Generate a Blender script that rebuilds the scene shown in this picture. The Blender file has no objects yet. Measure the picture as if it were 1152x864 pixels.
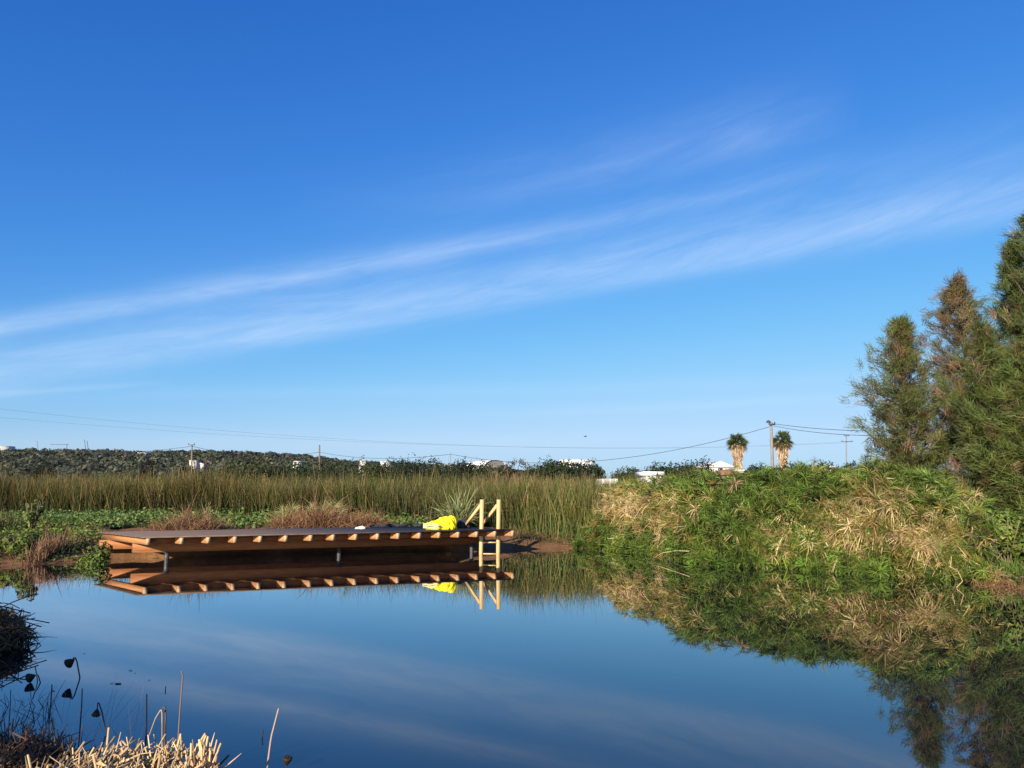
import bpy, math
import numpy as np

R = math.radians
rng = np.random.default_rng(11)
SC = bpy.context.scene
COL = SC.collection

# ------------------------------------------------------------------ camera, sky, sun, exposure
CAM_Z, PITCH, F = 1.9, math.atan((545.0 - 432.0) / 865.0), 865.0
cam = bpy.data.cameras.new('camera'); cam_o = bpy.data.objects.new('camera', cam); COL.objects.link(cam_o)
cam.sensor_width = 36.0; cam.lens = 36.0 * F / 1152.0; cam.clip_start = 0.05; cam.clip_end = 12000.0
cam_o.location = (0, 0, CAM_Z); cam_o.rotation_euler = (R(90) + PITCH, 0, 0)
SC.camera = cam_o

SUN_AZ, SUN_EL = 28.0, 19.0            # degrees left of straight behind the camera, above the horizon
world = bpy.data.worlds.new('World'); SC.world = world; world.use_nodes = True
sun = bpy.data.lights.new('sun', 'SUN'); sun.energy = 4.9; sun.angle = R(0.53); sun.color = (1.0, 0.86, 0.68)
sun_o = bpy.data.objects.new('sun', sun); COL.objects.link(sun_o)
sun_o.rotation_euler = (R(90 - SUN_EL), 0, R(-SUN_AZ))
SC.view_settings.view_transform = 'Standard'; SC.view_settings.look = 'None'
SC.view_settings.exposure = 0.9; SC.view_settings.gamma = 1.0; SC.view_settings.use_curve_mapping = False
SC.cycles.max_bounces = 6; SC.cycles.diffuse_bounces = 2; SC.cycles.glossy_bounces = 3
SC.cycles.transmission_bounces = 3; SC.cycles.transparent_max_bounces = 4
SC.cycles.caustics_reflective = True; SC.cycles.blur_glossy = 10.0; SC.cycles.sample_clamp_indirect = 4.0; SC.cycles.use_denoising = True; SC.cycles.denoising_prefilter = "ACCURATE"; SC.cycles.denoising_input_passes = "RGB_ALBEDO_NORMAL"; SC.cycles.caustics_refractive = False

CP, SP = math.cos(PITCH), math.sin(PITCH)
def ray(px, py):
    u, v = (px - 576.0) / F, (432.0 - py) / F
    return np.array([u, CP - v * SP, SP + v * CP])
def at(px, py, z=0.0):                  # the point of height z seen at a pixel of the photograph
    r = ray(px, py); t = (z - CAM_Z) / r[2]
    return np.array([0, 0, CAM_Z]) + r * t
def atD(px, py, D):                     # the point D metres ahead seen at a pixel
    r = ray(px, py)
    return np.array([0, 0, CAM_Z]) + r * (D / r[1])

# ---- sky nodes: Nishita sky + thin cirrus streaks laid out in azimuth and elevation
nt = world.node_tree; N = nt.nodes; L = nt.links; N.clear()
def nd(t, **k):
    n = N.new(t)
    for a, b in k.items(): setattr(n, a, b)
    return n
def mt(op, a, b=None, c=None, clamp=False):
    n = N.new('ShaderNodeMath'); n.operation = op; n.use_clamp = clamp
    for i, x in enumerate((a, b, c)):
        if x is None: continue
        if isinstance(x, (int, float)): n.inputs[i].default_value = float(x)
        else: L.new(x, n.inputs[i])
    return n.outputs[0]
sky = nd('ShaderNodeTexSky'); sky.sky_type = 'NISHITA'; sky.sun_disc = False
sky.sun_elevation = R(SUN_EL); sky.sun_rotation = R(180 + SUN_AZ)
sky.altitude = 0; sky.air_density = 1.0; sky.dust_density = 0.25; sky.ozone_density = 3.0
hs = nd('ShaderNodeCombineColor'); ss = nd('ShaderNodeSeparateColor'); L.new(sky.outputs[0], ss.inputs[0])   # clear deep blue winter air: red scattered least
SKY_K = 0.10
for i_, (k_, p_, c_) in enumerate(((1.52, 1.57, .50), (1.34, 1.12, .76), (1.70, 0.82, 1.05))):
    v_ = mt('MULTIPLY', mt('POWER', mt('MULTIPLY', ss.outputs[i_], 0.10), p_), k_)
    v_ = mt('DIVIDE', v_, mt('POWER', mt('ADD', mt('POWER', mt('DIVIDE', v_, c_), 4.0), 1.0), .25))      # pale, never white, at the horizon
    L.new(mt('MULTIPLY', v_, 1 / 1.87 / SKY_K), hs.inputs[i_])
tc = nd('ShaderNodeTexCoord'); sx = nd('ShaderNodeSeparateXYZ'); L.new(tc.outputs['Generated'], sx.inputs[0])
az = mt('ARCTAN2', sx.outputs[0], sx.outputs[1]); el = mt('ARCSINE', sx.outputs[2])
def azel(px, py):
    r = ray(px, py); r = r / np.linalg.norm(r)
    return math.atan2(r[0], r[1]), math.asin(r[2])
cv = nd('ShaderNodeCombineXYZ'); L.new(az, cv.inputs[0]); L.new(el, cv.inputs[1])
def streak_noise(rot, sc_long, sc_cross, detail, seed, dist=0.3):
    mp = nd('ShaderNodeMapping'); mp.inputs['Rotation'].default_value = (0, 0, rot)
    mp.inputs['Scale'].default_value = (1, 1, 1); mp.inputs['Location'].default_value = (seed, seed * .37, 0)
    L.new(cv.outputs[0], mp.inputs[0])
    m2 = nd('ShaderNodeMapping'); m2.inputs['Scale'].default_value = (sc_long, sc_cross, 1)
    L.new(mp.outputs[0], m2.inputs[0])
    n = nd('ShaderNodeTexNoise'); n.inputs['Scale'].default_value = 1.0; n.inputs['Detail'].default_value = detail
    n.inputs['Roughness'].default_value = 0.62; n.inputs['Distortion'].default_value = dist
    L.new(m2.outputs[0], n.inputs['Vector']); return n.outputs[0]
n1 = streak_noise(-0.20, 5.0, 34.0, 6.0, 3.1, .6)
n2 = streak_noise(-0.25, 14.0, 110.0, 5.0, 7.7, .9)
n3 = streak_noise(-0.30, 2.2, 7.0, 3.0, 1.3)
wob = mt('MULTIPLY', mt('SUBTRACT', n3, 0.5), 0.035)
def band(pts, w_lo, w_hi, amp, amp_az=None, wobk=1.0):
    A = np.array([azel(*p) for p in pts]); c = np.polyfit(A[:, 0], A[:, 1], min(2, len(pts) - 1)); c = np.r_[np.zeros(3 - len(c)), c]
    line = mt('ADD', mt('MULTIPLY', mt('ADD', mt('MULTIPLY', az, float(c[0])), float(c[1])), az), float(c[2]))
    d = mt('SUBTRACT', mt('SUBTRACT', el, line), mt('MULTIPLY', wob, wobk))
    up = mt('GREATER_THAN', d, 0.0)
    w = mt('ADD', mt('MULTIPLY', up, 1.05 * (w_hi - w_lo) / F), 1.05 * w_lo / F)
    q = mt('DIVIDE', d, w); g = mt('EXPONENT', mt('MULTIPLY', mt('MULTIPLY', q, q), -1.0))
    if amp_az:                           # (az px, amp) pairs: fade along the streak
        mr = nd('ShaderNodeValToRGB'); e = mr.color_ramp.elements
        lo, hi = azel(amp_az[0][0], 432)[0], azel(amp_az[-1][0], 432)[0]
        L.new(mt('DIVIDE', mt('SUBTRACT', az, lo), hi - lo, clamp=True), mr.inputs[0])
        for i, (p, a) in enumerate(amp_az):
            t = (azel(p, 432)[0] - lo) / (hi - lo)
            x = e[i] if i < 2 else e.new(t)
            if i < 2: x.position = t
        srt = sorted(amp_az)
        for x, (p, a) in zip(sorted(e, key=lambda k: k.position), srt): x.color = (a, a, a, 1)
        g = mt('MULTIPLY', g, mr.outputs[0])
    return mt('MULTIPLY', g, amp)
bands = [
    band([(0, 369), (150, 346), (300, 318), (560, 270), (830, 214)], 8, 14, .34, [(-900, 0), (-100, 1), (250, .9), (600, .55), (860, .25), (1100, 0)], .5),
    band([(0, 424), (250, 385), (400, 360), (600, 322), (850, 285), (1152, 228)], 16, 26, .34, [(-900, 0), (-100, .7), (300, 1), (650, .85), (1000, .85), (1400, .4)], .6),
    band([(0, 396), (300, 350), (600, 292), (850, 250), (1152, 190)], 30, 42, .115, [(-900, 0), (0, .6), (500, 1), (1152, .9), (1500, 0)], 1.0),
    band([(480, 232), (700, 190), (930, 138)], 18, 38, .16, [(300, 0), (480, .3), (700, .8), (860, 1), (990, 0)], .7),
    band([(0, 443), (80, 438), (160, 432)], 2.5, 3.5, .18, [(-200, 0), (0, 1), (100, 1), (200, 0)], .2),
    band([(100, 446), (500, 440), (980, 428)], 6, 8, .07, [(0, 0), (200, 1), (900, 1), (1200, .2)], .4),
    band([(560, 466), (800, 456), (980, 446)], 4, 6, .09, [(480, 0), (680, 1), (950, 1), (1100, 0)], .3),
    band([(0, 500), (400, 496), (1152, 485)], 14, 10, .10, [(-900, 1), (300, 1), (900, 1), (1600, 1)], .3),
]
s = bands[0]
for b in bands[1:]: s = mt('ADD', s, b)
tex = mt('MULTIPLY', mt('ADD', mt('MULTIPLY', n1, 1.45), mt('MULTIPLY', n2, 0.50)), 1.06)
tex = mt('POWER', tex, 1.6)
cl = mt('MULTIPLY', mt('MULTIPLY', s, .60), tex, clamp=True)
cc = nd('ShaderNodeMix', data_type='RGBA', blend_type='MIX')
L.new(cl, cc.inputs[0]); L.new(hs.outputs[0], cc.inputs[6]); cc.inputs[7].default_value = (4.6, 5.35, 6.3, 1)
bg = nd('ShaderNodeBackground'); bg.inputs['Strength'].default_value = 0.10
L.new(cc.outputs[2], bg.inputs['Color'])
wo = nd('ShaderNodeOutputWorld'); L.new(bg.outputs[0], wo.inputs['Surface'])

# ------------------------------------------------------------------ helpers
def tag(o, label=None, cat=None, group=None, kind=None):
    for k, v in (('label', label), ('category', cat), ('group', group), ('kind', kind)):
        if v: o[k] = v
    return o
def empty(name, loc=(0, 0, 0), label=None, cat=None, group=None, rz=0.0):
    o = bpy.data.objects.new(name, None); COL.objects.link(o); o.location = tuple(map(float, loc)); o.rotation_euler[2] = rz
    o.empty_display_size = .1
    return tag(o, label, cat, group)
class MB:
    """collects vertices, faces of 3 or 4 corners and a colour per vertex; build() makes ONE mesh object"""
    def __init__(s): s.v, s.f3, s.f4, s.c, s.n = [], [], [], [], 0
    def add(s, v, f, c=(.5, .5, .5)):
        v = np.asarray(v, float).reshape(-1, 3); f = np.asarray(f, int)
        c = np.broadcast_to(np.asarray(c, float), (len(v), 3))
        (s.f4 if f.shape[-1] == 4 else s.f3).append(f.reshape(-1, f.shape[-1]) + s.n)
        s.v.append(v); s.c.append(c); s.n += len(v); return s
    def build(s, name, mat, parent=None, smooth=False, loc=None):
        me = bpy.data.meshes.new(name)
        v = np.concatenate(s.v); c = np.concatenate(s.c)
        if loc is not None: v = v - np.asarray(loc, float)
        f3 = np.concatenate(s.f3) if s.f3 else np.zeros((0, 3), int)
        f4 = np.concatenate(s.f4) if s.f4 else np.zeros((0, 4), int)
        me.vertices.add(len(v)); me.vertices.foreach_set('co', v.astype(np.float32).ravel())
        me.loops.add(f3.size + f4.size); me.loops.foreach_set('vertex_index', np.r_[f3.ravel(), f4.ravel()].astype(np.int32))
        me.polygons.add(len(f3) + len(f4))
        st = np.r_[np.arange(len(f3)) * 3, f3.size + np.arange(len(f4)) * 4].astype(np.int32)
        me.polygons.foreach_set('loop_start', st)
        me.update(calc_edges=True); me.validate()
        a = me.attributes.new('col', 'FLOAT_COLOR', 'POINT')
        a.data.foreach_set('color', np.c_[c, np.ones(len(c))].astype(np.float32).ravel())
        if smooth: me.polygons.foreach_set('use_smooth', np.ones(len(me.polygons), bool))
        me.materials.append(mat)
        o = bpy.data.objects.new(name, me); COL.objects.link(o)
        if loc is not None: o.location = tuple(map(float, loc))
        if parent is not None: o.parent = parent
        return o
def nrm(a): return a / np.maximum(np.linalg.norm(a, axis=-1, keepdims=True), 1e-9)
def blades(mb, base, d, length, width, droop, cb, ct, seg=2, taper=.8, bend=None, gpow=1.0):
    """many thin tapering leaves: base (n,3), direction (n,3); droop pulls the tip down (or along bend)"""
    base = np.asarray(base, float); n = len(base); d = nrm(np.asarray(d, float))
    length = np.broadcast_to(length, n)[:, None]; width = np.broadcast_to(width, n)[:, None]; droop = np.broadcast_to(droop, n)[:, None]
    side = nrm(np.cross(d, nrm(rng.normal(size=(n, 3)))))
    bd = np.array([[0, 0, -1.0]]) if bend is None else bend
    cb = np.broadcast_to(cb, (n, 3)); ct = np.broadcast_to(ct, (n, 3))
    V = np.empty((n, (seg + 1) * 2, 3)); C = np.empty_like(V)
    for i in range(seg + 1):
        t = i / seg; p = base + d * length * t + bd * droop * length * t * t
        w = width * .5 * (1 - t ** 1.6 * taper) * (.6 + .4 * min(1, t * 3 + .0))
        V[:, 2 * i] = p - side * w; V[:, 2 * i + 1] = p + side * w
        C[:, 2 * i] = C[:, 2 * i + 1] = cb * (1 - t ** gpow) + ct * t ** gpow
    k = np.arange(seg) * 2; q = np.stack([k, k + 1, k + 3, k + 2], 1)
    f = (np.arange(n)[:, None, None] * (seg + 1) * 2 + q[None]).reshape(-1, 4)
    mb.add(V.reshape(-1, 3), f, C.reshape(-1, 3))
def tubes(mb, P, rad, col, k=5, cap=True):
    """n curved rods at once: P (n,m,3) points, rad (n,m) or scalar"""
    P = np.asarray(P, float); n, m, _ = P.shape; rad = np.broadcast_to(rad, (n, m))
    T = nrm(np.gradient(P, axis=1)); ref = np.where(np.abs(T[..., 2:3]) > .9, [[[1., 0, 0]]], [[[0, 0, 1.]]])
    ref = np.broadcast_to(ref[:, :1], T.shape)
    A = nrm(np.cross(T, ref)); B = np.cross(T, A)
    a = np.arange(k) * 2 * np.pi / k
    V = P[:, :, None] + rad[:, :, None, None] * (A[:, :, None] * np.cos(a)[None, None, :, None] + B[:, :, None] * np.sin(a)[None, None, :, None])
    col = np.asarray(col, float)
    if col.ndim == 1: C = np.broadcast_to(col, V.shape)
    elif col.ndim == 2: C = np.broadcast_to(col[:, None, None], V.shape)
    else: C = np.broadcast_to(col[:, :, None], V.shape)
    i, j = np.meshgrid(np.arange(m - 1), np.arange(k), indexing='ij')
    q = np.stack([i * k + j, i * k + (j + 1) % k, (i + 1) * k + (j + 1) % k, (i + 1) * k + j], -1).reshape(-1, 4)
    f = (np.arange(n)[:, None, None] * m * k + q[None]).reshape(-1, 4)
    n0 = mb.n; mb.add(V.reshape(-1, 3), f, C.reshape(-1, 3))
    if cap:
        for ring in (0, m - 1):
            c0 = np.arange(n) * m * k + ring * k
            tri = np.stack([np.stack([c0, c0 + jj, c0 + jj + 1], 1) for jj in range(1, k - 1)], 1).reshape(-1, 3) + n0
            mb.f3.append(tri)
def leaves(mb, c, nrm_dir, size, col, aspect=.6, fold=.15):
    """diamond leaves of four corners at c (n,3), facing nrm_dir"""
    n = len(c); z = nrm(nrm_dir); u = nrm(np.cross(z, nrm(rng.normal(size=(n, 3))))); w = np.cross(z, u)
    size = np.broadcast_to(size, n)[:, None]
    V = np.stack([c - u * size * .5, c + w * size * .5 * aspect + z * size * fold, c + u * size * .5, c - w * size * .5 * aspect + z * size * fold], 1)
    C = np.repeat(np.broadcast_to(col, (n, 3)), 4, 0)
    mb.add(V.reshape(-1, 3), np.arange(n * 4).reshape(-1, 4), C)
BOXF = [[0, 3, 2, 1], [4, 5, 6, 7], [0, 1, 5, 4], [1, 2, 6, 5], [2, 3, 7, 6], [3, 0, 4, 7]]
def box(mb, o, ex, ey, ez, col=(.5, .5, .5)):
    """parallelepiped: corner o and three edge vectors"""
    o, ex, ey, ez = (np.asarray(a, float) for a in (o, ex, ey, ez))
    mb.add([o, o + ex, o + ex + ey, o + ey, o + ez, o + ex + ez, o + ex + ey + ez, o + ey + ez], BOXF, col)
def cbox(mb, c, sx_, sy_, sz_, rz=0.0, col=(.5, .5, .5)):   # centred in x, y; standing on c
    ex = np.array([math.cos(rz), math.sin(rz), 0]) * sx_; ey = np.array([-math.sin(rz), math.cos(rz), 0]) * sy_
    box(mb, np.asarray(c, float) - ex / 2 - ey / 2, ex, ey, (0, 0, sz_), col)
def beam(mb, a, b, w, h, col=(.5, .5, .5), side=None):
    """square bar from a to b"""
    a, b = np.asarray(a, float), np.asarray(b, float); t = nrm(b - a)
    s_ = nrm(np.cross(t, [0, 0, 1.0])) if side is None else nrm(np.asarray(side, float)); u = np.cross(s_, t)
    box(mb, a - s_ * w / 2 - u * h / 2, s_ * w, b - a, u * h, col)
def jit(col, n, amt=.25, hue=.10):       # n colours round a base colour
    c = np.asarray(col, float)[None] * (1 + rng.normal(0, amt, (n, 1))) * (1 + rng.normal(0, hue, (n, 3)))
    return np.clip(c, .004, .9)
def lathe(mb, prof, c=(0, 0, 0), k=10, col=(.5, .5, .5), axis=None):
    a = np.arange(k) * 2 * np.pi / k; V = []
    for r, z in prof: V.append(np.c_[r * np.cos(a), r * np.sin(a), np.full(k, z)])
    V = np.concatenate(V)
    if axis is not None:
        z = nrm(np.asarray(axis, float)); x = nrm(np.cross([0.3, .2, 1.0], z)); y = np.cross(z, x)
        V = V[:, :1] * x + V[:, 1:2] * y + V[:, 2:] * z
    m = len(prof); i, j = np.meshgrid(np.arange(m - 1), np.arange(k), indexing='ij')
    q = np.stack([i * k + j, i * k + (j + 1) % k, (i + 1) * k + (j + 1) % k, (i + 1) * k + j], -1).reshape(-1, 4)
    mb.add(V + np.asarray(c, float), q, col)

def make_mat(name, build):
    m = bpy.data.materials.new(name); m.use_nodes = True; t = m.node_tree; t.nodes.clear()
    out = t.nodes.new('ShaderNodeOutputMaterial'); sh = build(t); t.links.new(sh, out.inputs['Surface']); return m
def pbsdf(t, rough=.6, base=None, spec=.5, metal=0.0):
    b = t.nodes.new('ShaderNodeBsdfPrincipled'); b.inputs['Roughness'].default_value = rough
    b.inputs['Specular IOR Level'].default_value = spec; b.inputs['Metallic'].default_value = metal
    if base is not None: b.inputs['Base Color'].default_value = (*base, 1)
    return b
def noise(t, scale, detail=4, rough=.6, coord='Object', stretch=None):
    c = t.nodes.new('ShaderNodeTexCoord'); n = t.nodes.new('ShaderNodeTexNoise')
    n.inputs['Scale'].default_value = scale; n.inputs['Detail'].default_value = detail; n.inputs['Roughness'].default_value = rough
    if stretch is not None:
        mp = t.nodes.new('ShaderNodeMapping'); mp.inputs['Scale'].default_value = stretch
        t.links.new(c.outputs[coord], mp.inputs[0]); t.links.new(mp.outputs[0], n.inputs['Vector'])
    else: t.links.new(c.outputs[coord], n.inputs['Vector'])
    return n.outputs[0]
def ramp(t, fac, stops):
    r = t.nodes.new('ShaderNodeValToRGB'); e = r.color_ramp.elements
    while len(e) < len(stops): e.new(.5)
    for x, (p, c) in zip(e, stops): x.position = p; x.color = (*c, 1)
    t.links.new(fac, r.inputs[0]); return r.outputs[0]
def foliage_mat(name, transl=.3, rough=.55, spec=.3):
    def b(t):
        a = t.nodes.new('ShaderNodeAttribute'); a.attribute_name = 'col'
        p = pbsdf(t, rough, spec=spec); t.links.new(a.outputs['Color'], p.inputs['Base Color'])
        if not transl: return p.outputs[0]
        tr = t.nodes.new('ShaderNodeBsdfTranslucent'); t.links.new(a.outputs['Color'], tr.inputs['Color'])
        mx = t.nodes.new('ShaderNodeMixShader'); mx.inputs[0].default_value = transl
        t.links.new(p.outputs[0], mx.inputs[1]); t.links.new(tr.outputs[0], mx.inputs[2]); return mx.outputs[0]
    return make_mat(name, b)
def noisy_mat(name, stops, scale, rough=.7, bump=.0, stretch=None, spec=.3, metal=0., detail=5):
    def b(t):
        n = noise(t, scale, detail, .65, 'Object', stretch); p = pbsdf(t, rough, spec=spec, metal=metal)
        t.links.new(ramp(t, n, stops), p.inputs['Base Color'])
        if bump:
            bp = t.nodes.new('ShaderNodeBump'); bp.inputs['Strength'].default_value = bump; bp.inputs['Distance'].default_value = .02
            t.links.new(n, bp.inputs['Height']); t.links.new(bp.outputs[0], p.inputs['Normal'])
        return p.outputs[0]
    return make_mat(name, b)
M_LEAF = foliage_mat('leaf', .28)
M_NEEDLE = foliage_mat('needle', .15, .6)
M_STALK = foliage_mat('dry stalk', 0, .6)
M_BARK = noisy_mat('bark', [(.3, (.06, .045, .032)), (.7, (.17, .13, .10))], 6, .9, .4, (1, 1, .25))
M_WHITE = noisy_mat('white wall', [(.3, (.52, .51, .48)), (.7, (.64, .62, .58))], 1.2, .8)
M_TILE = noisy_mat('clay tile', [(.3, (.36, .13, .07)), (.7, (.50, .21, .12))], 3, .8, .2)
M_GLASS = noisy_mat('window glass', [(.3, (.02, .025, .03)), (.7, (.04, .05, .06))], 2, .15, spec=.6)
M_SHEET = noisy_mat('white sheeting', [(.3, (.72, .73, .74)), (.7, (.84, .85, .86))], .6, .5)
M_GREYWALL = noisy_mat('grey wall', [(.3, (.16, .15, .14)), (.7, (.24, .23, .21))], 1.0, .8)
M_POLE_WOOD = noisy_mat('weathered pole wood', [(.3, (.10, .08, .06)), (.7, (.20, .16, .13))], 3, .85, .2, (1, 1, .15))
M_CONC = noisy_mat('concrete pole', [(.3, (.17, .155, .135)), (.7, (.25, .23, .20))], 3, .8)
M_DARKMETAL = noisy_mat('dark fittings', [(.3, (.03, .03, .035)), (.7, (.07, .07, .075))], 4, .5)
M_CABLE = noisy_mat('cable', [(.3, (.03, .03, .035)), (.7, (.06, .06, .065))], 1, .6)
M_GALV = noisy_mat('galvanised steel', [(.3, (.035, .037, .04)), (.7, (.07, .073, .078))], 9, .5, .05, metal=.2)
M_TIMBER = noisy_mat('red brown timber', [(.25, (.24, .105, .040)), (.55, (.42, .20, .080)), (.8, (.52, .28, .125))], 2.2, .7, .25, (1, 1, 9))
M_TIMBER_SHADE = noisy_mat('shaded timber', [(.25, (.19, .070, .024)), (.55, (.31, .125, .044)), (.8, (.40, .18, .066))], 2.2, .65, .25, (1, 1, 9))  # joist timber again, with the shade below the deck put into its colour
M_TIMBER_END = noisy_mat('pale end timber', [(.3, (.40, .25, .13)), (.7, (.58, .40, .23))], 7, .75, .2)
M_DECKING = noisy_mat('grey brown decking', [(.25, (.075, .050, .038)), (.6, (.145, .103, .078)), (.85, (.21, .16, .125))], 3.0, .65, .2, (.35, 5, 3))
M_PINE = noisy_mat('pale pine', [(.25, (.46, .31, .13)), (.6, (.62, .45, .21)), (.85, (.70, .54, .29))], 5, .6, .15, (3, 3, .35))

# ------------------------------------------------------------------ where the deck stands
HD = .675                                 # top of the deck above the water
Fp, Rp = at(160, 604, HD), at(573, 595.6, HD); e1 = nrm(Rp - Fp); LEN = np.linalg.norm(Rp - Fp)
Bp = at(110.5, 598.3, HD); e2 = nrm(Bp - Fp); DEP = np.linalg.norm(Bp - Fp); UP = np.array([0, 0, 1.0])
O = np.array([Fp[0], Fp[1], 0])
def dp(a, b, z): return e1 * a + e2 * b + UP * z       # along the front, back from the front, height
_det = e1[0] * e2[1] - e1[1] * e2[0]
def deck_ab(x, y): dx, dy = x - O[0], y - O[1]; return (dx * e2[1] - dy * e2[0]) / _det, (e1[0] * dy - e1[1] * dx) / _det
# ------------------------------------------------------------------ land and water
def P2(px, py): return at(px, py, 0.0)[:2]
POND = np.array([P2(0, 637), P2(60, 634), P2(100, 631.5), P2(130, 628.5), P2(168, 627.5), *[(O + dp(a_, b_, 0))[:2] for a_, b_ in ((.5, 1.5), (1.1, 2.3), (3, 2.5), (5, 2.45), (7, 2.4), (8.4, 2.0), (9.1, 1.3))],
                 P2(590, 618), P2(640, 617), P2(676, 616.5), P2(702, 619), P2(740, 624), P2(766, 630), P2(800, 634), P2(860, 637), P2(900, 639), P2(960, 643.5),
                 P2(1010, 647), P2(1060, 650), P2(1105, 656), P2(1160, 665), (9.6, 12.6), (10.2, 9.5), (8.5, 5.8), (3, 3.9), (-.6, 3.9), (-1.75, 4.75),
                 (-2.1, 5.15), (-3.0, 5.45), (-3.9, 5.65), (-4.9, 6.1), (-5.9, 7.4), (-6.0, 8.9), (-6.5, 9.7), (-9.3, 11.2), (-13, 14.5), (-15, 17.6), P2(-60, 640)])
def pond_sd(x, y):                       # signed distance to the shore: negative in the water
    x = np.asarray(x, float); y = np.asarray(y, float); q = np.stack([x, y], -1)
    best = np.full(x.shape, 1e9); inside = np.zeros(x.shape, bool)
    for i in range(len(POND)):
        a, b = POND[i], POND[(i + 1) % len(POND)]; e = b - a; w = q - a
        t = np.clip((w @ e) / (e @ e), 0, 1); best = np.minimum(best, np.linalg.norm(w - t[..., None] * e, axis=-1))
        c = (a[1] > y) != (b[1] > y)
        with np.errstate(divide='ignore', invalid='ignore'):
            xi = a[0] + (y - a[1]) * e[0] / (e[1] if e[1] else 1e-9)
        inside ^= c & (x < xi)
    return np.where(inside, -best, best)
def sm(a, b, t): t = np.clip((t - a) / (b - a), 0, 1); return t * t * (3 - 2 * t)
def wav(x, y, f, s): return np.sin(x * f + s) * np.cos(y * f * 1.13 - s * 1.7) + .5 * np.sin(x * f * 2.3 + y * f * 1.9 + s * 3)
RIDGE_PX = [-900, -300, 0, 120, 250, 340, 400, 470, 540, 620, 720]
RIDGE_Y = [515, 514, 514, 515.5, 516.5, 520, 527, 530, 533, 541, 546]
def hill(x, y):
    D = np.maximum(y, 1.0); px = 576 + F * x / D
    hz = 1.9 + (545 - np.interp(px, RIDGE_PX, RIDGE_Y)) / F * 520
    return np.maximum(hz - .4, 0) * sm(210, 520, y)
def gz(x, y):
    x = np.asarray(x, float); y = np.asarray(y, float); d = pond_sd(x, y)
    near = sm(14, 7, y)
    up = .10 + .36 * sm(0.1, 2.4, d) + .10 * sm(3, 9, d)
    up = up * (1 - near) + (.05 + .22 * sm(0, 2.5, d)) * near
    z = np.where(d > 0, up * sm(-.02, .28, d) + .045 * wav(x, y, 1.9, .4) * sm(.1, 1.0, d) + .018 * wav(x, y, 6.1, 2.) * sm(0, .4, d), -.75 * sm(0, 1.6, -d) - .02)
    m = at(652, 613, .2)                  # the bare earth mound beside the papyrus
    z = z + np.where(d > 0, .20 * np.exp(-(((x - m[0] - .35) / .55) ** 2 + ((y - m[1] - .35) / .7) ** 2)) + .12 * np.exp(-(((x - m[0] + .9) / .8) ** 2 + ((y - m[1] - .5) / .5) ** 2)), 0)
    a, b = deck_ab(x, y); w = sm(-.1, .5, a) * sm(LEN + .4, LEN - .3, a) * sm(1.2, 1.5, b) * sm(4.2, 3.2, b)
    z = np.where((w > 0) & (d > 0), np.minimum(z + w * .40 * sm(0, .45, d), np.where(b < DEP + .25, .46, .62)), z)
    return z + hill(x, y)
def axis_(lo, hi, a, b, st):             # dense between a and b, growing outwards
    mid = np.arange(a, b, st); out = [b]; s_ = st
    while out[-1] < hi: s_ *= 1.16; out.append(out[-1] + s_)
    inn = [a]; s_ = st
    while inn[-1] > lo: s_ *= 1.16; inn.append(inn[-1] - s_)
    return np.r_[inn[:0:-1], mid, out]
gx, gy = axis_(-3200, 3200, -20, 16, .22), axis_(-120, 5200, 2, 30, .22)
GX, GY = np.meshgrid(gx, gy); GZ = gz(GX, GY)
mb = MB(); ny, nx = GX.shape
ii, jj = np.meshgrid(np.arange(ny - 1), np.arange(nx - 1), indexing='ij'); k0 = ii * nx + jj
mb.add(np.stack([GX, GY, GZ], -1).reshape(-1, 3), np.stack([k0, k0 + 1, k0 + nx + 1, k0 + nx], -1).reshape(-1, 4))
def ground_b(t):
    n = noise(t, .9, 8, .7); n2 = noise(t, .07, 5, .6); n3 = noise(t, 9, 6, .7)
    p = pbsdf(t, .95, spec=.15)
    soil = ramp(t, n, [(.25, (.075, .040, .020)), (.5, (.17, .090, .042)), (.75, (.28, .160, .078))])
    grass = ramp(t, n3, [(.3, (.045, .05, .018)), (.7, (.12, .115, .045))])
    geo = t.nodes.new('ShaderNodeNewGeometry'); sp = t.nodes.new('ShaderNodeSeparateXYZ'); t.links.new(geo.outputs['Position'], sp.inputs[0])
    mr = t.nodes.new('ShaderNodeMapRange'); mr.inputs[1].default_value = 30; mr.inputs[2].default_value = 60; t.links.new(sp.outputs[1], mr.inputs[0])
    mx = t.nodes.new('ShaderNodeMix'); mx.data_type = 'RGBA'; t.links.new(mr.outputs[0], mx.inputs[0]); t.links.new(soil, mx.inputs[6]); t.links.new(grass, mx.inputs[7])
    t.links.new(mx.outputs[2], p.inputs['Base Color'])
    bp = t.nodes.new('ShaderNodeBump'); bp.inputs['Strength'].default_value = .8; bp.inputs['Distance'].default_value = .05
    t.links.new(n3, bp.inputs['Height']); t.links.new(bp.outputs[0], p.inputs['Normal']); return p.outputs[0]
tag(mb.build('ground', make_mat('earth', ground_b), smooth=True), 'orange brown earth bank round the pond', 'ground', kind='structure')

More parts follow.
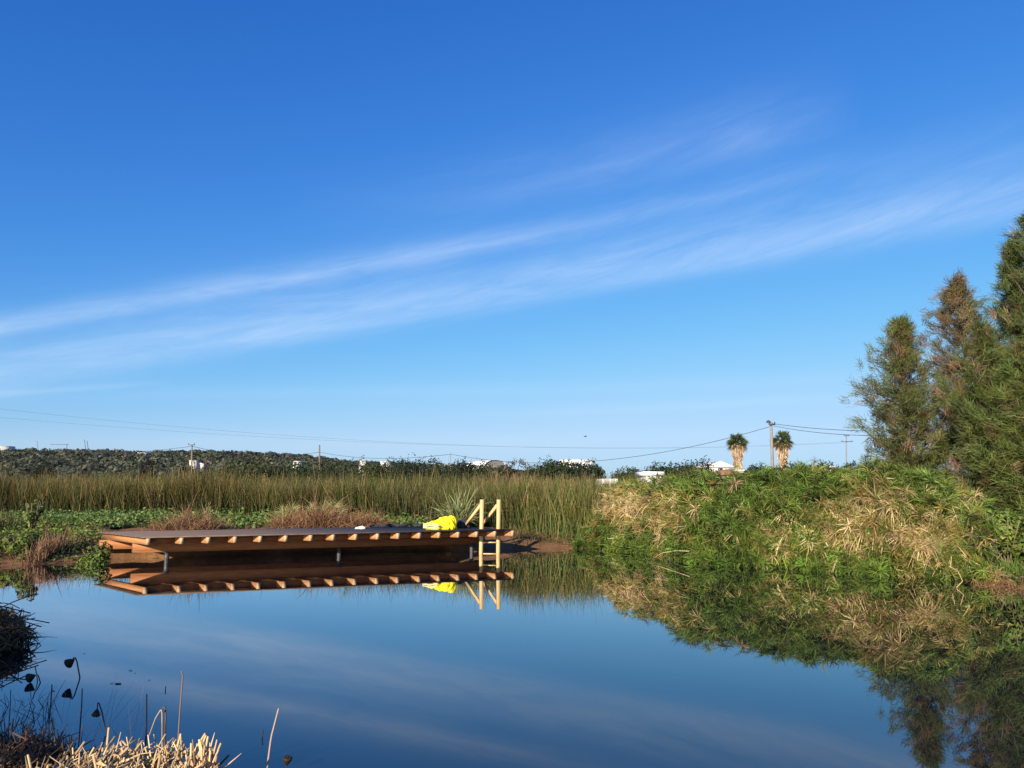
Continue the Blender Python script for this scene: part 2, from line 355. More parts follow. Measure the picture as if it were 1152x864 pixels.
def water_b(t):
    p = pbsdf(t, .4, (.004, .008, .013), spec=.0)
    n = noise(t, 1.1, 3, .5); bp = t.nodes.new('ShaderNodeBump'); bp.inputs['Strength'].default_value = .05; bp.inputs['Distance'].default_value = .01
    t.links.new(n, bp.inputs['Height']); g = t.nodes.new('ShaderNodeBsdfGlossy'); g.inputs['Roughness'].default_value = .012; g.inputs['Color'].default_value = (1, 1, 1, 1)
    f = t.nodes.new('ShaderNodeFresnel'); f.inputs['IOR'].default_value = 1.34; m = t.nodes.new('ShaderNodeMath'); m.operation = 'MULTIPLY'; m.use_clamp = True; m.inputs[1].default_value = 1.46
    t.links.new(f.outputs[0], m.inputs[0]); mx = t.nodes.new('ShaderNodeMixShader'); t.links.new(m.outputs[0], mx.inputs[0]); t.links.new(p.outputs[0], mx.inputs[1]); t.links.new(g.outputs[0], mx.inputs[2])
    for q_ in (g, f): t.links.new(bp.outputs[0], q_.inputs['Normal'])
    return mx.outputs[0]
mb = MB(); mb.add([(-17, 2, 0), (14, 2, 0), (14, 27, 0), (-17, 27, 0)], [[0, 1, 2, 3]])
tag(mb.build('water', make_mat('still water', water_b)), 'still dark blue pond mirroring the sky', 'pond', kind='structure')

# ------------------------------------------------------------------ hillside scrub, mid-distance trees
rng = np.random.default_rng(100)
def leafy_crown(mb, c, rad, n, size, cols, lobes=9, squash=.85, fill=.55):
    """leaf clumps in uneven lobes round c"""
    c = np.asarray(c, float); rad = np.asarray(rad, float)
    lc = nrm(rng.normal(size=(lobes, 3))) * rng.uniform(.25, .78, (lobes, 1)); lc[:, 2] *= squash
    lr = rng.uniform(.28, .55, lobes)
    k = rng.integers(0, lobes, n); d = nrm(rng.normal(size=(n, 3))); rr = np.where(rng.random(n) < fill, rng.uniform(.85, 1.08, n), rng.random(n) ** .4)
    p = lc[k] + d * (lr[k] * rr)[:, None]
    tone = rng.uniform(.7, 1.3, lobes)[k]
    col = jit(cols, n, .22, .10) * tone[:, None]
    leaves(mb, c + p * rad, nrm(d + rng.normal(0, .5, (n, 3)) + [0, 0, .3]), size * rng.uniform(.6, 1.4, n), np.clip(col, .003, .8))
mb = MB(); n = 5200
yy = 230 + 330 * rng.random(n) ** .8; xx = (rng.uniform(-120, 660, n) - 576) / F * yy
hh = hill(xx, yy); keep = (hh > 1.0); xx, yy = xx[keep], yy[keep]; zz = gz(xx, yy)
nt_ = len(xx); kk = 84
rad = rng.uniform(1.5, 4.0, nt_) * rng.choice([.8, 1, 1.25], nt_)
tone = np.where(rng.random((nt_, 1)) < .72, [[.080, .092, .056]], np.where(rng.random((nt_, 1)) < .5, [[.105, .098, .070]], [[.058, .066, .050]])) * rng.uniform(.75, 1.25, (nt_, 1))  # colours greyed and lightened to stand for haze over the far hill
d = nrm(rng.normal(size=(nt_, kk, 3))); d[..., 2] = np.abs(d[..., 2]) * .95 - .12
p = np.stack([xx, yy, zz + rad * .25], -1)[:, None] + d * rad[:, None, None] * rng.uniform(.75, 1.1, (nt_, kk, 1)) * [1, 1, .9]
leaves(mb, p.reshape(-1, 3), nrm(d.reshape(-1, 3) + rng.normal(0, .16, (nt_ * kk, 3))), np.repeat(rad, kk) * rng.uniform(.2, .48, nt_ * kk), np.repeat(tone, kk, 0) * rng.uniform(.88, 1.12, (nt_ * kk, 1)), .8)
tag(mb.build('hillside_scrub', M_LEAF), 'grey green wood of low scrub trees covering the far hill', 'scrub', kind='stuff')

def bush_tree(px, ytop, wpx, D, cols, label, name='evergreen_tree', cat='tree', group='dark trees behind the reeds', size=.26, n=1700, ybase=None):
    base = atD(px, 545, D); g = float(gz(base[0], D)); base[2] = g
    top = atD(px, ytop, D)[2]; H = top - g; rw = wpx / F * D / 2
    t = empty(name, base, label, cat, group)
    a = MB(); P = np.array([[[0, 0, -.2], [.05, 0, H * .25], [-.08, .1, H * .55]]]); tubes(a, P, np.array([[.16, .12, .06]]) * H / 5, (.3, .3, .3), 6)
    for _ in range(4):
        q = nrm(rng.normal(size=3) + [0, 0, .8]); tubes(a, np.array([[[0, 0, H * .25], q * H * .2 + [0, 0, H * .3], q * [rw * .5, rw * .5, H * .3] + [0, 0, H * .45]]]), np.array([[.08, .06, .03]]) * H / 5, (.3, .3, .3), 5)
    a.build('trunk', M_BARK, t)
    b = MB(); leafy_crown(b, (0, 0, H * .52), (rw, rw * .9, H * .52), n, size, cols, lobes=12)
    m = 60; q = nrm(rng.normal(size=(m, 3)) * [1, 1, .4] + [0, 0, .9])       # sprigs that break the outline
    for i in range(m):
        c0 = np.array([0, 0, H * .52]) + q[i] * [rw * .82, rw * .8, H * .47] * rng.uniform(.8, 1.0); nn = 9
        pp = c0 + np.array([0, 0, 1]) * rng.random((nn, 1)) * rng.uniform(.2, .9) * H / 5 + rng.normal(0, .09, (nn, 3))
        leaves(b, pp, rng.normal(size=(nn, 3)), size * .75, jit(cols, nn), .5)
    b.build('crown', M_LEAF, t)
    return t
G1, G2, G3, G4 = (.030, .046, .018), (.055, .065, .020), (.022, .032, .018), (.085, .062, .035)
TREES = [
    (45, 519, 34, 120, G3, 'rounded grey green tree rising from the reeds at the far left'),
    (163, 515, 26, 140, (.016, .022, .016), 'small dark rounded tree on the near foot of the hill'),
    (283, 514, 62, 85, G2, 'broad olive green tree right of the wooden pole with crossarm'),
    (322, 519, 46, 90, G1, 'mid green tree in front of the white hillside house'),
    (366, 520, 44, 95, G2, 'olive green tree below the bare dark pole'),
    (402, 517, 46, 88, (.050, .060, .026), 'yellowish green tree left of the white farm sheds'),
    (446, 518, 40, 80, G1, 'dark green tree beside the white farm sheds'),
    (474, 514, 56, 78, G3, 'tallest dark green tree with ragged top, left of the thin pale pole'),
    (522, 518, 34, 80, G3, 'dark green tree right of the thin pale pole'),
    (583, 519, 40, 75, G4, 'brownish half bare tree right of the arched white shed'),
    (619, 518, 46, 72, G1, 'dark green tree left of the long white greenhouse'),
    (656, 521, 46, 72, G3, 'dark green tree in front of the long white greenhouse'),
    (706, 527, 40, 70, G2, 'low olive green tree above the white van'),
    (748, 522, 50, 70, G1, 'ragged green tree over the middle of the papyrus'),
    (786, 518, 44, 68, G3, 'ragged dark tree beside the white gable house'),
    (853, 524, 30, 72, G1, 'small dark green tree between the two palms'),
    (893, 521, 44, 66, G1, 'green tree at the foot of the right palm'),
    (930, 521, 34, 66, G2, 'green tree between the right palm and the pylon'),
    (962, 523, 34, 66, G1, 'green tree at the foot of the pylon'),
]
for px, yt, w, D, c, lab in TREES: bush_tree(px, yt, w * (1.3 if px > 250 else 1), D, c, lab, n=2600)
k_ = 0
ROW = [(546, 522.5, 40), (238, 530, 40), (262, 527, 38), (304, 527, 40), (338, 524.5, 46), (384, 528, 40), (418, 522.5, 40), (434, 524.5, 44), (494, 525, 42), (508, 530, 44), (556, 526, 40), (604, 526, 42), (640, 519.5, 50), (664, 521, 40), (712, 530, 36), (770, 528, 44), (850, 533, 26), (872, 529, 40), (912, 528, 40), (946, 528, 40)]
ROWLAB = ['hiding the foot of the arched shed', 'at the left end of the row', 'below the broad olive tree', 'between the olive tree and the white house', 'under the white hillside house', 'to the right of the bare pole', 'under the yellowish tree', 'in front of the white farm sheds', 'at the foot of the thin pale pole', 'close to the thin pale pole, darker', 'below the arched shed', 'right of the arched shed', 'below the long greenhouse', 'over the white van', 'left of the caravan roof', 'right of the caravan roof', 'by the small outbuilding', 'at the concrete pole', 'between the right palm and the pylon', 'below the pylon']
for (px, yt, w), lb in zip(ROW, ROWLAB):
    bush_tree(px, yt, w, rng.uniform(58, 64), (G1, G3, G2, (.038, .045, .018))[k_ % 4], 'low scrubby bush ' + lb, 'scrub_bush', 'bush', 'low bushes behind the reeds', .22, 1700); k_ += 1
BARE = [(560, 528, 34, 'left of the arched shed roof end'), (590, 533, 36, 'below the brownish half bare tree'), (628, 534, 34, 'left of the dark trees'), (660, 534, 32, 'beside the white van')]
for px, yt, w, lb in BARE:
    b = atD(px, 545, 44); g = float(gz(b[0], 44)); H = atD(px, yt, 44)[2] - g; rw = w / F * 44 / 2; t = empty('bare_shrub', (b[0], 44, g), 'leafless brownish shrub ' + lb, 'shrub', 'bare shrubs behind the reeds')
    m = MB(); n = 900; q = rng.normal(0, .42, (n, 3)) * [1, 1, 0]; blades(m, q * rw * .5, np.c_[q[:, 0] * 1.2, q[:, 1], np.ones(n)] + rng.normal(0, .25, (n, 3)), H * rng.uniform(.5, 1.12, n), .03, .05, jit((.10, .075, .05), n), jit((.19, .125, .075), n), 2, .8); m.build('twigs', M_STALK, t)

# ------------------------------------------------------------------ houses and sheds
def house(name, px0, px1, ytop, ybot, D, label, depth=6.0, roof='flat', mat=None, rot=0.0, group='white buildings beyond the pond', win=2, roofmat=None):
    a, b = atD(px0, ybot, D), atD(px1, ybot, D); W = b[0] - a[0]; z0 = float(gz((a[0] + b[0]) / 2, D)); z1 = atD(px0, ytop, D)[2]; zb = min(a[2], z1 - 1.5)
    z0 = min(z0, zb); H = z1 - zb
    t = empty(name, ((a[0] + b[0]) / 2, D, z0), label, 'building', group, rot); mat = mat or M_WHITE; s = zb - z0
    wall = MB(); rise = 0
    if roof == 'gable': rise = H * .42
    if roof == 'arch': rise = H * .62
    cbox(wall, (0, depth / 2, 0), W, depth, s + H - rise)
    wo_ = wall.build('wall', mat, t)
    r = MB(); e = s + H - rise; ov = .25
    if roof == 'flat':
        cbox(r, (0, depth / 2, e + .003), W + .3, depth + .3, .22)
    elif roof == 'gable':
        x = W / 2 + ov; y0, y1 = -ov, depth + ov
        r.add([(-x, y0, e), (0, y0, e + rise), (x, y0, e), (-x, y1, e), (0, y1, e + rise), (x, y1, e), (-x, y0, e - .15), (x, y0, e - .15), (-x, y1, e - .15), (x, y1, e - .15)],
              [[0, 3, 4, 1], [1, 4, 5, 2], [0, 6, 8, 3], [2, 5, 9, 7], [6, 7, 9, 8]])
        r.add([(-x, y0, e - .15), (x, y0, e - .15), (x, y0, e), (0, y0, e + rise), (-x, y0, e)], [[0, 1, 2], [0, 2, 4], [4, 2, 3]])
        r.add([(-x, y1, e - .15), (x, y1, e - .15), (x, y1, e), (0, y1, e + rise), (-x, y1, e)], [[0, 1, 2], [0, 2, 4], [4, 2, 3]])
    else:
        k = 9; th = np.linspace(0, np.pi, k); x = -np.cos(th) * (W / 2 + ov); z = e + np.sin(th) * rise
        V = np.r_[np.c_[x, np.full(k, -ov), z], np.c_[x, np.full(k, depth + ov), z]]
        r.add(V, [[i, i + 1, k + i + 1, k + i] for i in range(k - 1)])
        gable = MB(); gable.add(np.r_[[[0, .05, e]], np.c_[x * .97, np.full(k, .05), e + (z - e) * .93]], [[0, i + 1, i + 2] for i in range(k - 1)])
        gable.build('gable_wall', M_GREYWALL, t)
    r.build('roof', roofmat or mat, t)
    for i in range(win):
        w = MB(); cbox(w, (W * ((i + .5) / win - .5), -.03, s + (H - rise) * .35), min(1.1, W * .2), .06, (H - rise) * .4); w.build('window', M_GLASS, t)
    return t
house('white_house', -22, 6, 502, 510, 470, 'white flat roofed house on the ridge at the left edge', 9)
house('white_house', 154.5, 163, 509.5, 515, 430, 'small white house high on the scrubby hill', 7, win=1)
house('villa', 213, 220.5, 518.5, 523, 330, 'white villa behind the wooden pole on the hill', 3, roof='flat')
house('hillside_shed', 221.5, 229, 520.5, 522.5, 332, 'low white shed stretching right of the hillside villa', 2, roof='gable', win=0)
house('white_house', 329.5, 337.5, 519.5, 525, 250, 'white house half hidden among the trees left of the bare pole', 4)
house('farm_shed', 404, 411, 518.5, 521.5, 240, 'small white shed above the yellowish tree', 3, win=0)
house('farm_shed', 428, 438, 520, 525, 210, 'wider white shed beside the dark green tree', 3, win=1)
house('farm_shed', 494, 500, 523.5, 527, 200, 'tiny white shed left of the thin pale pole', 5, win=0)
house('arched_shed', 545, 569, 517.5, 527, 190, 'large shed with an arched white roof and grey front', 10, roof='arch', roofmat=M_SHEET, mat=M_GREYWALL, rot=.55, win=0)
house('greenhouse', 631, 668, 518.5, 524, 170, 'long white plastic greenhouse behind the dark trees', 12, roof='flat', mat=M_SHEET, win=0)
house('gable_house', 798, 823, 518.5, 533, 110, 'white gabled house left of the palms', 8, roof='gable', win=1)
house('tiled_house', 818, 836, 527.5, 538, 95, 'white house with a red tiled roof below the left palm', 6, roof='gable', roofmat=M_TILE, win=1)
house('garden_building', 832, 841, 530.5, 540, 92, 'small plain white outbuilding right of the red tiled roof', 3, win=0)
house('white_house', 861, 869, 527.5, 535, 130, 'small white house behind the concrete pole', 6, win=1)
house('white_house', 922, 940, 526, 533, 150, 'low white house between the right palm and the pylon', 6, win=1)

# white van and white caravan parked behind the hedge
def van(px0, px1, ytop, D, label, rz):
    a, b = atD(px0, 545, D), atD(px1, 545, D); g = float(gz((a[0] + b[0]) / 2, D)); H = atD(px0, ytop, D)[2] - g; W = b[0] - a[0]; dz = .35
    t = empty('parked_van', ((a[0] + b[0]) / 2, D, g), label, 'van', None, rz)
    m = MB(); Ln = 4.6
    prof = [(0, dz), (Ln, dz), (Ln, H * .55), (Ln - .8, H * .60), (Ln - 1.4, H - .05), (Ln - 1.8, H), (.08, H), (0, H - .1)]
    k = len(prof); V = [(-W / 2, y, z) for y, z in prof] + [(W / 2, y, z) for y, z in prof]
    m.add(V, [[i, (i + 1) % k, k + (i + 1) % k, k + i] for i in range(k)])
    for o in (0, k): m.add([V[o + i] for i in range(k)], [[0, i, i + 1] for i in range(1, k - 1)])
    m.build('body', M_WHITE, t)
    for s_ in (-1, 1):
        for y in (.8, Ln - 1):
            w = MB(); lathe(w, [(0, -.11), (.34, -.11), (.34, .11), (0, .11)], (s_ * (W / 2 - .1), y, .34), 12, axis=(1, 0, 0)); w.build('wheel', M_DARKMETAL, t)
        w = MB(); cbox(w, (s_ * W * .25, -.012, H * .58), W * .36, .03, H * .24); w.build('window', M_GLASS, t)
    return t
van(677, 695, 538.5, 48, 'white van standing at the left end of the papyrus', 0.0)
house('caravan', 727, 744, 535, 545, 44, 'white caravan roof showing over the papyrus', 3.0, roof='flat', win=1, mat=M_SHEET)

# ------------------------------------------------------------------ poles, pylon, cables, masts
def pole(name, px, ytop, D, rad, mat, label, arms=(), strut=False, group='poles along the power line', pxb=None, taper=.7):
    b = atD(px if pxb is None else pxb, 545, D); g = float(gz(b[0], D)); tp = atD(px, ytop, D); H = tp[2] - g
    t = empty(name, (b[0], D, g), label, 'pole', group); lean = tp[0] - b[0]
    m = MB(); tubes(m, np.array([[[0, 0, -.3], [lean / 2, 0, H / 2], [lean, 0, H]]]), np.array([[rad, rad * (1 + taper) / 2, rad * taper]]), (.4, .4, .4), 10); m.build('shaft', mat, t, smooth=False)
    for (dz, w) in arms:
        a = MB(); cbox(a, (lean, -rad - .06, H - dz), w, .12, .14); ao = a.build('crossarm', M_DARKMETAL if mat is not M_POLE_WOOD else M_POLE_WOOD, t)
        for s_ in (-1, 1):
            c = MB(); lathe(c, [(0, 0), (.07, .02), (.05, .1), (.09, .14), (.05, .2), (0, .26)], (lean + s_ * w * .44, -rad - .06, H - dz + .14), 8); c.build('insulator', M_DARKMETAL, ao)
    if strut:
        a = MB(); tubes(a, np.array([[[.8, .3, -.2], [.4, .15, H * .35], [.06, 0, H * .66]]]), rad * .7, (.4, .4, .4), 8); a.build('strut', mat, t)
    return t
pole('utility_pole', 216, 500, 150, .17, M_POLE_WOOD, 'wooden pole with a crossarm in front of the far hill', [(.15, 1.3)], True)
pole('utility_pole', 359.5, 500.5, 170, .20, M_POLE_WOOD, 'bare dark pole left of the middle, without crossarm')
pole('utility_pole', 507, 509, 120, .085, M_CONC, 'thin pale pole standing behind the reeds near the deck', taper=.6)
p4 = pole('utility_pole', 867.5, 475, 90, .20, M_CONC, 'thick concrete pole between the two palms', [(.35, .75)], pxb=869.5)
c = MB(); lathe(c, [(0, 0), (.26, .02), (.24, .2), (.1, .3), (0, .32)], (-.2, 0, atD(867.5, 475, 90)[2] - float(gz(30, 90)) - .08), 10); c.build('cap', M_DARKMETAL, p4)
pole('pylon', 952, 489.5, 200, .17, M_CONC, 'slim pylon with two crossarms left of the conifers', [(.25, 1.4), (1.75, 3.0)], group=None)
for px, yt, D, r_, lab in ((41.5, 496, 480, .13, 'thin mast on the ridge near the left edge'), (95, 494.5, 480, .2, 'left one of a pair of masts on the ridge'), (98, 496, 482, .2, 'right one of a pair of masts on the ridge')):
    pole('radio_mast', px, yt, D, r_, M_DARKMETAL, lab, group='masts on the ridge')
# small tower crane on the ridge
cb = atD(72, 545, 490); g = float(gz(cb[0], 490)); H = atD(72, 500, 490)[2] - g; cr = empty('tower_crane', (cb[0], 490, g), 'tiny tower crane with a level jib on the ridge', 'crane')
a = MB(); cbox(a, (0, 0, 0), .22, .22, H); a.build('mast', M_DARKMETAL, cr); a = MB(); box(a, (-10.5, -.1, H - .1), (11.5, 0, 0), (0, .2, 0), (0, 0, .22)); a.build('jib', M_DARKMETAL, cr)

def cable(pts, sag, rad, label, nseg=24):
    m = MB(); Q = []
    for a, b in zip(pts[:-1], pts[1:]):
        t = np.linspace(0, 1, nseg)[:, None]; p = a * (1 - t) + b * t; p[:, 2] -= (4 * sag * t * (1 - t))[:, 0]; Q.append(p if not Q else p[1:])
    Q = np.concatenate(Q)[None]; tubes(m, Q, rad, (.3, .3, .3), 4)
    return tag(m.build('power_cable', M_CABLE, loc=pts[0]) if False else m.build('power_cable', M_CABLE), label, 'cable', 'overhead cables')
T = lambda px, py, D: atD(px, py, D)
cable([T(216, 502, 150), T(60, 505, 230)], 1.2, .035, 'cable running left from the wooden pole over the hill')
cable([T(216, 502, 150), T(359.5, 508.5, 170)], 1.4, .035, 'cable between the wooden pole and the bare dark pole')
cable([T(359.5, 508.5, 170), T(507, 511, 120)], 1.0, .03, 'cable between the bare dark pole and the thin pale pole')
cable([T(507, 511, 120), T(866, 480, 90)], 2.6, .028, 'long sagging cable from the thin pale pole up to the concrete pole')
cable([T(869, 476.5, 90), T(1010, 485, 70)], .25, .026, 'upper cable from the concrete pole into the conifers')
cable([T(870, 479, 90), T(1010, 490, 66)], .35, .024, 'lower cable from the concrete pole into the conifers')
cable([T(949, 497, 200), T(-60, 453, 140)], 4.4, .013, 'upper faint line from the pylon across the sky to the left')
cable([T(955, 498, 200), T(-60, 464, 150)], 3.6, .013, 'lower faint line from the pylon across the sky to the left')

# bird far off over the trees
bp_ = atD(658.5, 491, 120); bt = empty('bird', bp_, 'small dark bird gliding over the trees', 'bird', rz=.5)
a = MB(); lathe(a, [(0, -.25), (.05, -.18), (.085, 0), (.06, .14), (.045, .2), (.03, .26), (0, .3)], (0, 0, 0), 8, axis=(1, .1, 0))
for s_ in (-1, 1):
    a.add([(.10, s_ * .05, .02), (.02, s_ * .35, .12), (-.10, s_ * .68, .05), (-.12, s_ * .33, .09), (-.10, s_ * .05, .02)], [[0, 1, 3], [0, 3, 4], [1, 2, 3]])
a.add([(-.22, .02, 0), (-.42, .08, 0), (-.42, -.08, 0), (-.22, -.02, 0)], [[0, 1, 2, 3]])
a.build('body', M_DARKMETAL, bt)

# ------------------------------------------------------------------ fan palms
rng = np.random.default_rng(101)
def fan_palm(px, ytop, ytrunk, D, label):
    b = atD(px, 545, D); g = float(gz(b[0], D)); zt = atD(px, ytop, D)[2] - g; zs = atD(px, ytrunk, D)[2] - g
    t = empty('fan_palm', (b[0], D, g), label, 'palm tree', 'tall fan palms')
    crown_z = zs + (zt - zs) * .40
    m = MB(); tubes(m, np.array([[[0, 0, -.2], [0, 0, crown_z * .5], [0, 0, crown_z]]]), np.array([[.45, .4, .35]]), (.3, .2, .12), 12); m.build('trunk', M_BARK, t)
    k = MB(); n = 900; a = rng.uniform(0, 6.283, n); z = rng.uniform(crown_z - 5.5, crown_z - .25, n); r = rng.uniform(.34, .56, n) + .42 * sm(crown_z - 2.6, crown_z - .2, z) * rng.uniform(.4, 1, n)
    d = np.c_[np.cos(a) * .22, np.sin(a) * .22, -np.ones(n)]
    blades(k, np.c_[np.cos(a) * r, np.sin(a) * r, z], d, rng.uniform(.7, 1.3, n), .20, .0, jit((.34, .24, .15), n, .25), jit((.42, .31, .20), n, .25), 1, .6)
    k.build('dead_frond_skirt', M_STALK, t)
    c = MB(); nf = 80
    for i in range(nf):
        e = math.asin(rng.uniform(-.75, 1.0)); az_ = rng.uniform(0, 6.283); q = np.array([math.cos(az_) * math.cos(e), math.sin(az_) * math.cos(e), math.sin(e)])
        Ls = rng.uniform(.7, 1.35); o = np.array([0, 0, crown_z]); hub = o + q * Ls
        blades(c, [o], [q], Ls, .06, .05, (.1, .12, .04), (.1, .12, .04), 1, .2)
        s1 = nrm(np.cross(q, [0, 0, 1.0])); s2 = np.cross(s1, q); ns = 15; f = np.linspace(-1.9, 1.9, ns)
        r_ = rng.uniform(-1.2, 1.2); s1 = s1 * math.cos(r_) + s2 * math.sin(r_); dd = q[None] * np.cos(f)[:, None] + s1[None] * np.sin(f)[:, None] + s2[None] * .12
        old = e < -.30
        cb = jit((.055, .080, .022) if not old else (.16, .12, .055), ns, .2)
        blades(c, np.repeat(hub[None], ns, 0), dd, rng.uniform(.7, 1.05, ns), .11, .28, cb, cb * 1.1, 2, .85)
    c.build('crown', M_LEAF, t)
fan_palm(831, 488, 505, 130, 'left one of two tall fan palms, above the red tiled roof')
fan_palm(882, 484.5, 503, 128, 'right one of two tall fan palms, beside the concrete pole')

# ------------------------------------------------------------------ conifers at the right
rng = np.random.default_rng(102)
def conifer(px, ytop, D, env, cols, label, dens=1.0, wmul=1.0, basey=None, lean=0.0, tuft=.30, up=.55, dead=.15, pexp=None):
    """env: (fraction of height, half width in px of the photograph) pairs"""
    b = atD(px, ytop, D); g = float(gz(b[0], D)); H = b[2] - g
    t = empty('conifer', (b[0], D, g), label, 'tree', 'feathery conifers at the right'); fr, wd = zip(*env); wd = np.array(wd) / F * D
    wood, crown = MB(), MB()
    zz = np.linspace(-.3, H * .97, 9); tp = np.c_[lean * (zz / H) ** 1.5 + .06 * np.sin(zz * 1.1), .05 * np.cos(zz * .9), zz]
    tubes(wood, tp[None], (np.linspace(.17, .015, 9) * H / 9)[None], (.3, .3, .3), 8)
    nb = int(230 * dens * H / 9); tb, td, tl = [], [], []
    for i in range(nb):
        f = rng.uniform(.04, .985) if i > 3 else rng.uniform(.95, .985)
        a0 = rng.uniform(0, 6.283)
        L_ = np.interp(f, fr, wd) * (.62 + .38 * math.sin(a0 + 3.1 * f * 6.28) * math.sin(f * 23 + a0 * 2)) * 1.25 * rng.choice([rng.uniform(.45, .9), rng.uniform(.8, 1.25)]) * wmul * (.8 if f > .85 else 1); a = a0
        rise = up * rng.uniform(.5, 1.5) * (0.6 + .9 * f)
        p0 = np.array([np.interp(f * H, zz, tp[:, 0]), np.interp(f * H, zz, tp[:, 1]), f * H])
        p0[2] = max(.1, p0[2] - L_ * rise * .7)
        q = np.array([math.cos(a), math.sin(a), rise]); end = p0 + q * L_
        mid = (p0 + end) / 2 + np.array([0, 0, -.08 * L_]) + rng.normal(0, .05, 3)
        tubes(wood, np.array([[p0, mid, end]]), np.array([[.022, .014, .006]]) * (H / 9) * (1 + L_ * .4), (.3, .3, .3), 4, False)
        ns = max(3, int(L_ * 5.0 * rng.uniform(.7, 1.2)))
        u = rng.uniform(.35, 1.0, ns); u[-1] = 1
        c0 = p0 * (1 - u[:, None]) + end * u[:, None] + rng.normal(0, .17, (ns, 3)) * (.5 + L_ * .4)
        tb.append(c0); td.append(nrm(nrm(q)[None] + rng.normal(0, .55, (ns, 3)) + [0, 0, .35])); tl.append(rng.uniform(.7, 1.3, ns))
    tb = np.concatenate(tb); td = np.concatenate(td); tl = np.concatenate(tl) * tuft
    nn = len(tb); k = 38
    tone = jit(cols, nn, .20, .08); br = rng.random(nn) < dead; tone[br] = jit((.17, .115, .060), int(br.sum()), .2)
    base = np.repeat(tb, k, 0) + np.repeat(td * tl[:, None], k, 0) * rng.uniform(-.6, .5, (nn * k, 1)) + rng.normal(0, .075, (nn * k, 3)); dd = np.repeat(td, k, 0) + rng.normal(0, .40, (nn * k, 3))
    cc_ = np.repeat(tone, k, 0) * rng.uniform(.7, 1.25, (nn * k, 1))
    blades(crown, base, dd, np.repeat(tl, k) * rng.uniform(.5, 1.0, nn * k), .027, .06, cc_, np.clip(cc_ * 1.2, 0, .6), 1, .6)
    wood.build('trunk', M_BARK, t); crown.build('crown', M_NEEDLE, t)
    return t
OLV, BRN, GRN = (.085, .100, .027), (.110, .092, .040), (.070, .097, .024)
conifer(1013, 361, 30, [(0, 44), (.15, 52), (.3, 47), (.5, 44), (.7, 37), (.85, 23), (.94, 9), (1, 1.5)], OLV, 'brownish green conifer nearest the palms, leftmost of the conifers', 1.35, dead=.22, wmul=1.08)
conifer(1077, 312, 33, [(0, 40), (.25, 46), (.5, 46), (.68, 44), (.8, 32), (.9, 14), (1, 1.2)], BRN, 'sparse brown conifer with a pointed top behind the others', 1.15, dead=.32, wmul=1.08)
conifer(1138, 272, 31, [(0, 36), (.3, 38), (.55, 32), (.75, 26), (.9, 15), (1, 2)], GRN, 'tall narrow dark green conifer near the right edge', 1.15, dead=.10, wmul=1.05)
conifer(1160, 238, 30, [(0, 30), (.4, 32), (.7, 28), (.88, 21), (1, 3)], GRN, 'tallest green conifer cut by the right edge', 1.1, dead=.15)
conifer(1262, 300, 31, [(0, 40), (.3, 44), (.6, 36), (.85, 18), (1, 2)], GRN, 'green conifer standing beyond the right edge', 1.0, dead=.12)
conifer(1104, 368, 26.5, [(0, 60), (.2, 58), (.45, 48), (.7, 32), (.88, 15), (1, 2)], (.075, .098, .024), 'bushy yellowish green conifer in front of the brown one', 1.25, tuft=.34, dead=.12)
conifer(1152, 392, 24.5, [(0, 74), (.25, 66), (.5, 48), (.75, 30), (.9, 16), (1, 3)], (.085, .112, .026), 'wide low bushy conifer with dark branches hanging over the papyrus', 1.5, tuft=.36, dead=.08, up=.3)

# ------------------------------------------------------------------ reed bed
rng = np.random.default_rng(103)
def reed_front(px): return np.interp(px, [-150, 0, 150, 300, 420, 500, 560, 600, 640, 690], [32, 32.5, 32.5, 31, 29.5, 27.5, 26.2, 25.4, 24.6, 24.2])
mb = MB(); n = 120000
px = rng.uniform(-110, 735, n); f0 = reed_front(px); D = f0 + 26 * rng.random(n) ** 2.2 + rng.normal(0, .25, n)
x = (px - 576) / F * D; ok = pond_sd(x, D) > .15; x, D, px = x[ok], D[ok], px[ok]; n = len(x)
patch = .5 + .5 * np.clip(wav(x, D, .5, 1.2) * .6 + .3 * wav(x, D, 1.7, 4.), -1, 1)
h = np.clip(rng.normal(1.20, .26, n), .4, 1.75) * (1 + .17 * wav(x, D, .62, .3) + .13 * wav(x, D, 2.3, 2.)) * np.where(rng.random(n) < .05, 1.22, 1) * np.interp(px, [0, 300, 520, 600, 690], [1.08, 1.05, 1.0, .98, .95]) + .008 * (D - 25)
lean = rng.normal(0, .17, (n, 3)); lean[:, 2] = 1
deep = rng.random((n, 1)) < .2
tone_ = np.clip(1 + .38 * wav(x, D, .9, 2.2) + .2 * wav(x, D, 3.1, .4), .4, 1.7)[:, None]; rt_ = sm(540, 620, px)[:, None]; base_c = jit((.028, .046, .011), n, .35) * (1 + 1.1 * rt_ * [1.2, 1, .9]) * (.7 + .5 * patch[:, None]) * tone_; tip_c = jit((.132, .106, .026), n, .38) * (1 + sm(430, 250, px)[:, None] * [.15, -.12, -.15]) * (1.15 - .3 * patch[:, None]) * (.35 + .65 * tone_) * (1 + .5 * rt_)  # blade feet coloured dark for the shade among the dense stems
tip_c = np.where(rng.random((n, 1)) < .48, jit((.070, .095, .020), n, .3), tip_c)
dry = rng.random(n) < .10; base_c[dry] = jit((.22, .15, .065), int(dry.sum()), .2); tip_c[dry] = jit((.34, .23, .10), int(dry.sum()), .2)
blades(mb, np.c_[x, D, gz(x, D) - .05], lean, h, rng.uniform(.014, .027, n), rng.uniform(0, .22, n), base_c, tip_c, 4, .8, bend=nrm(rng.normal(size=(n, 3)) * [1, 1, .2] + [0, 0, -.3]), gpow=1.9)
tag(mb.build('reed_bed', M_LEAF), 'broad belt of green and rusty reeds behind the deck', 'reeds', kind='stuff')
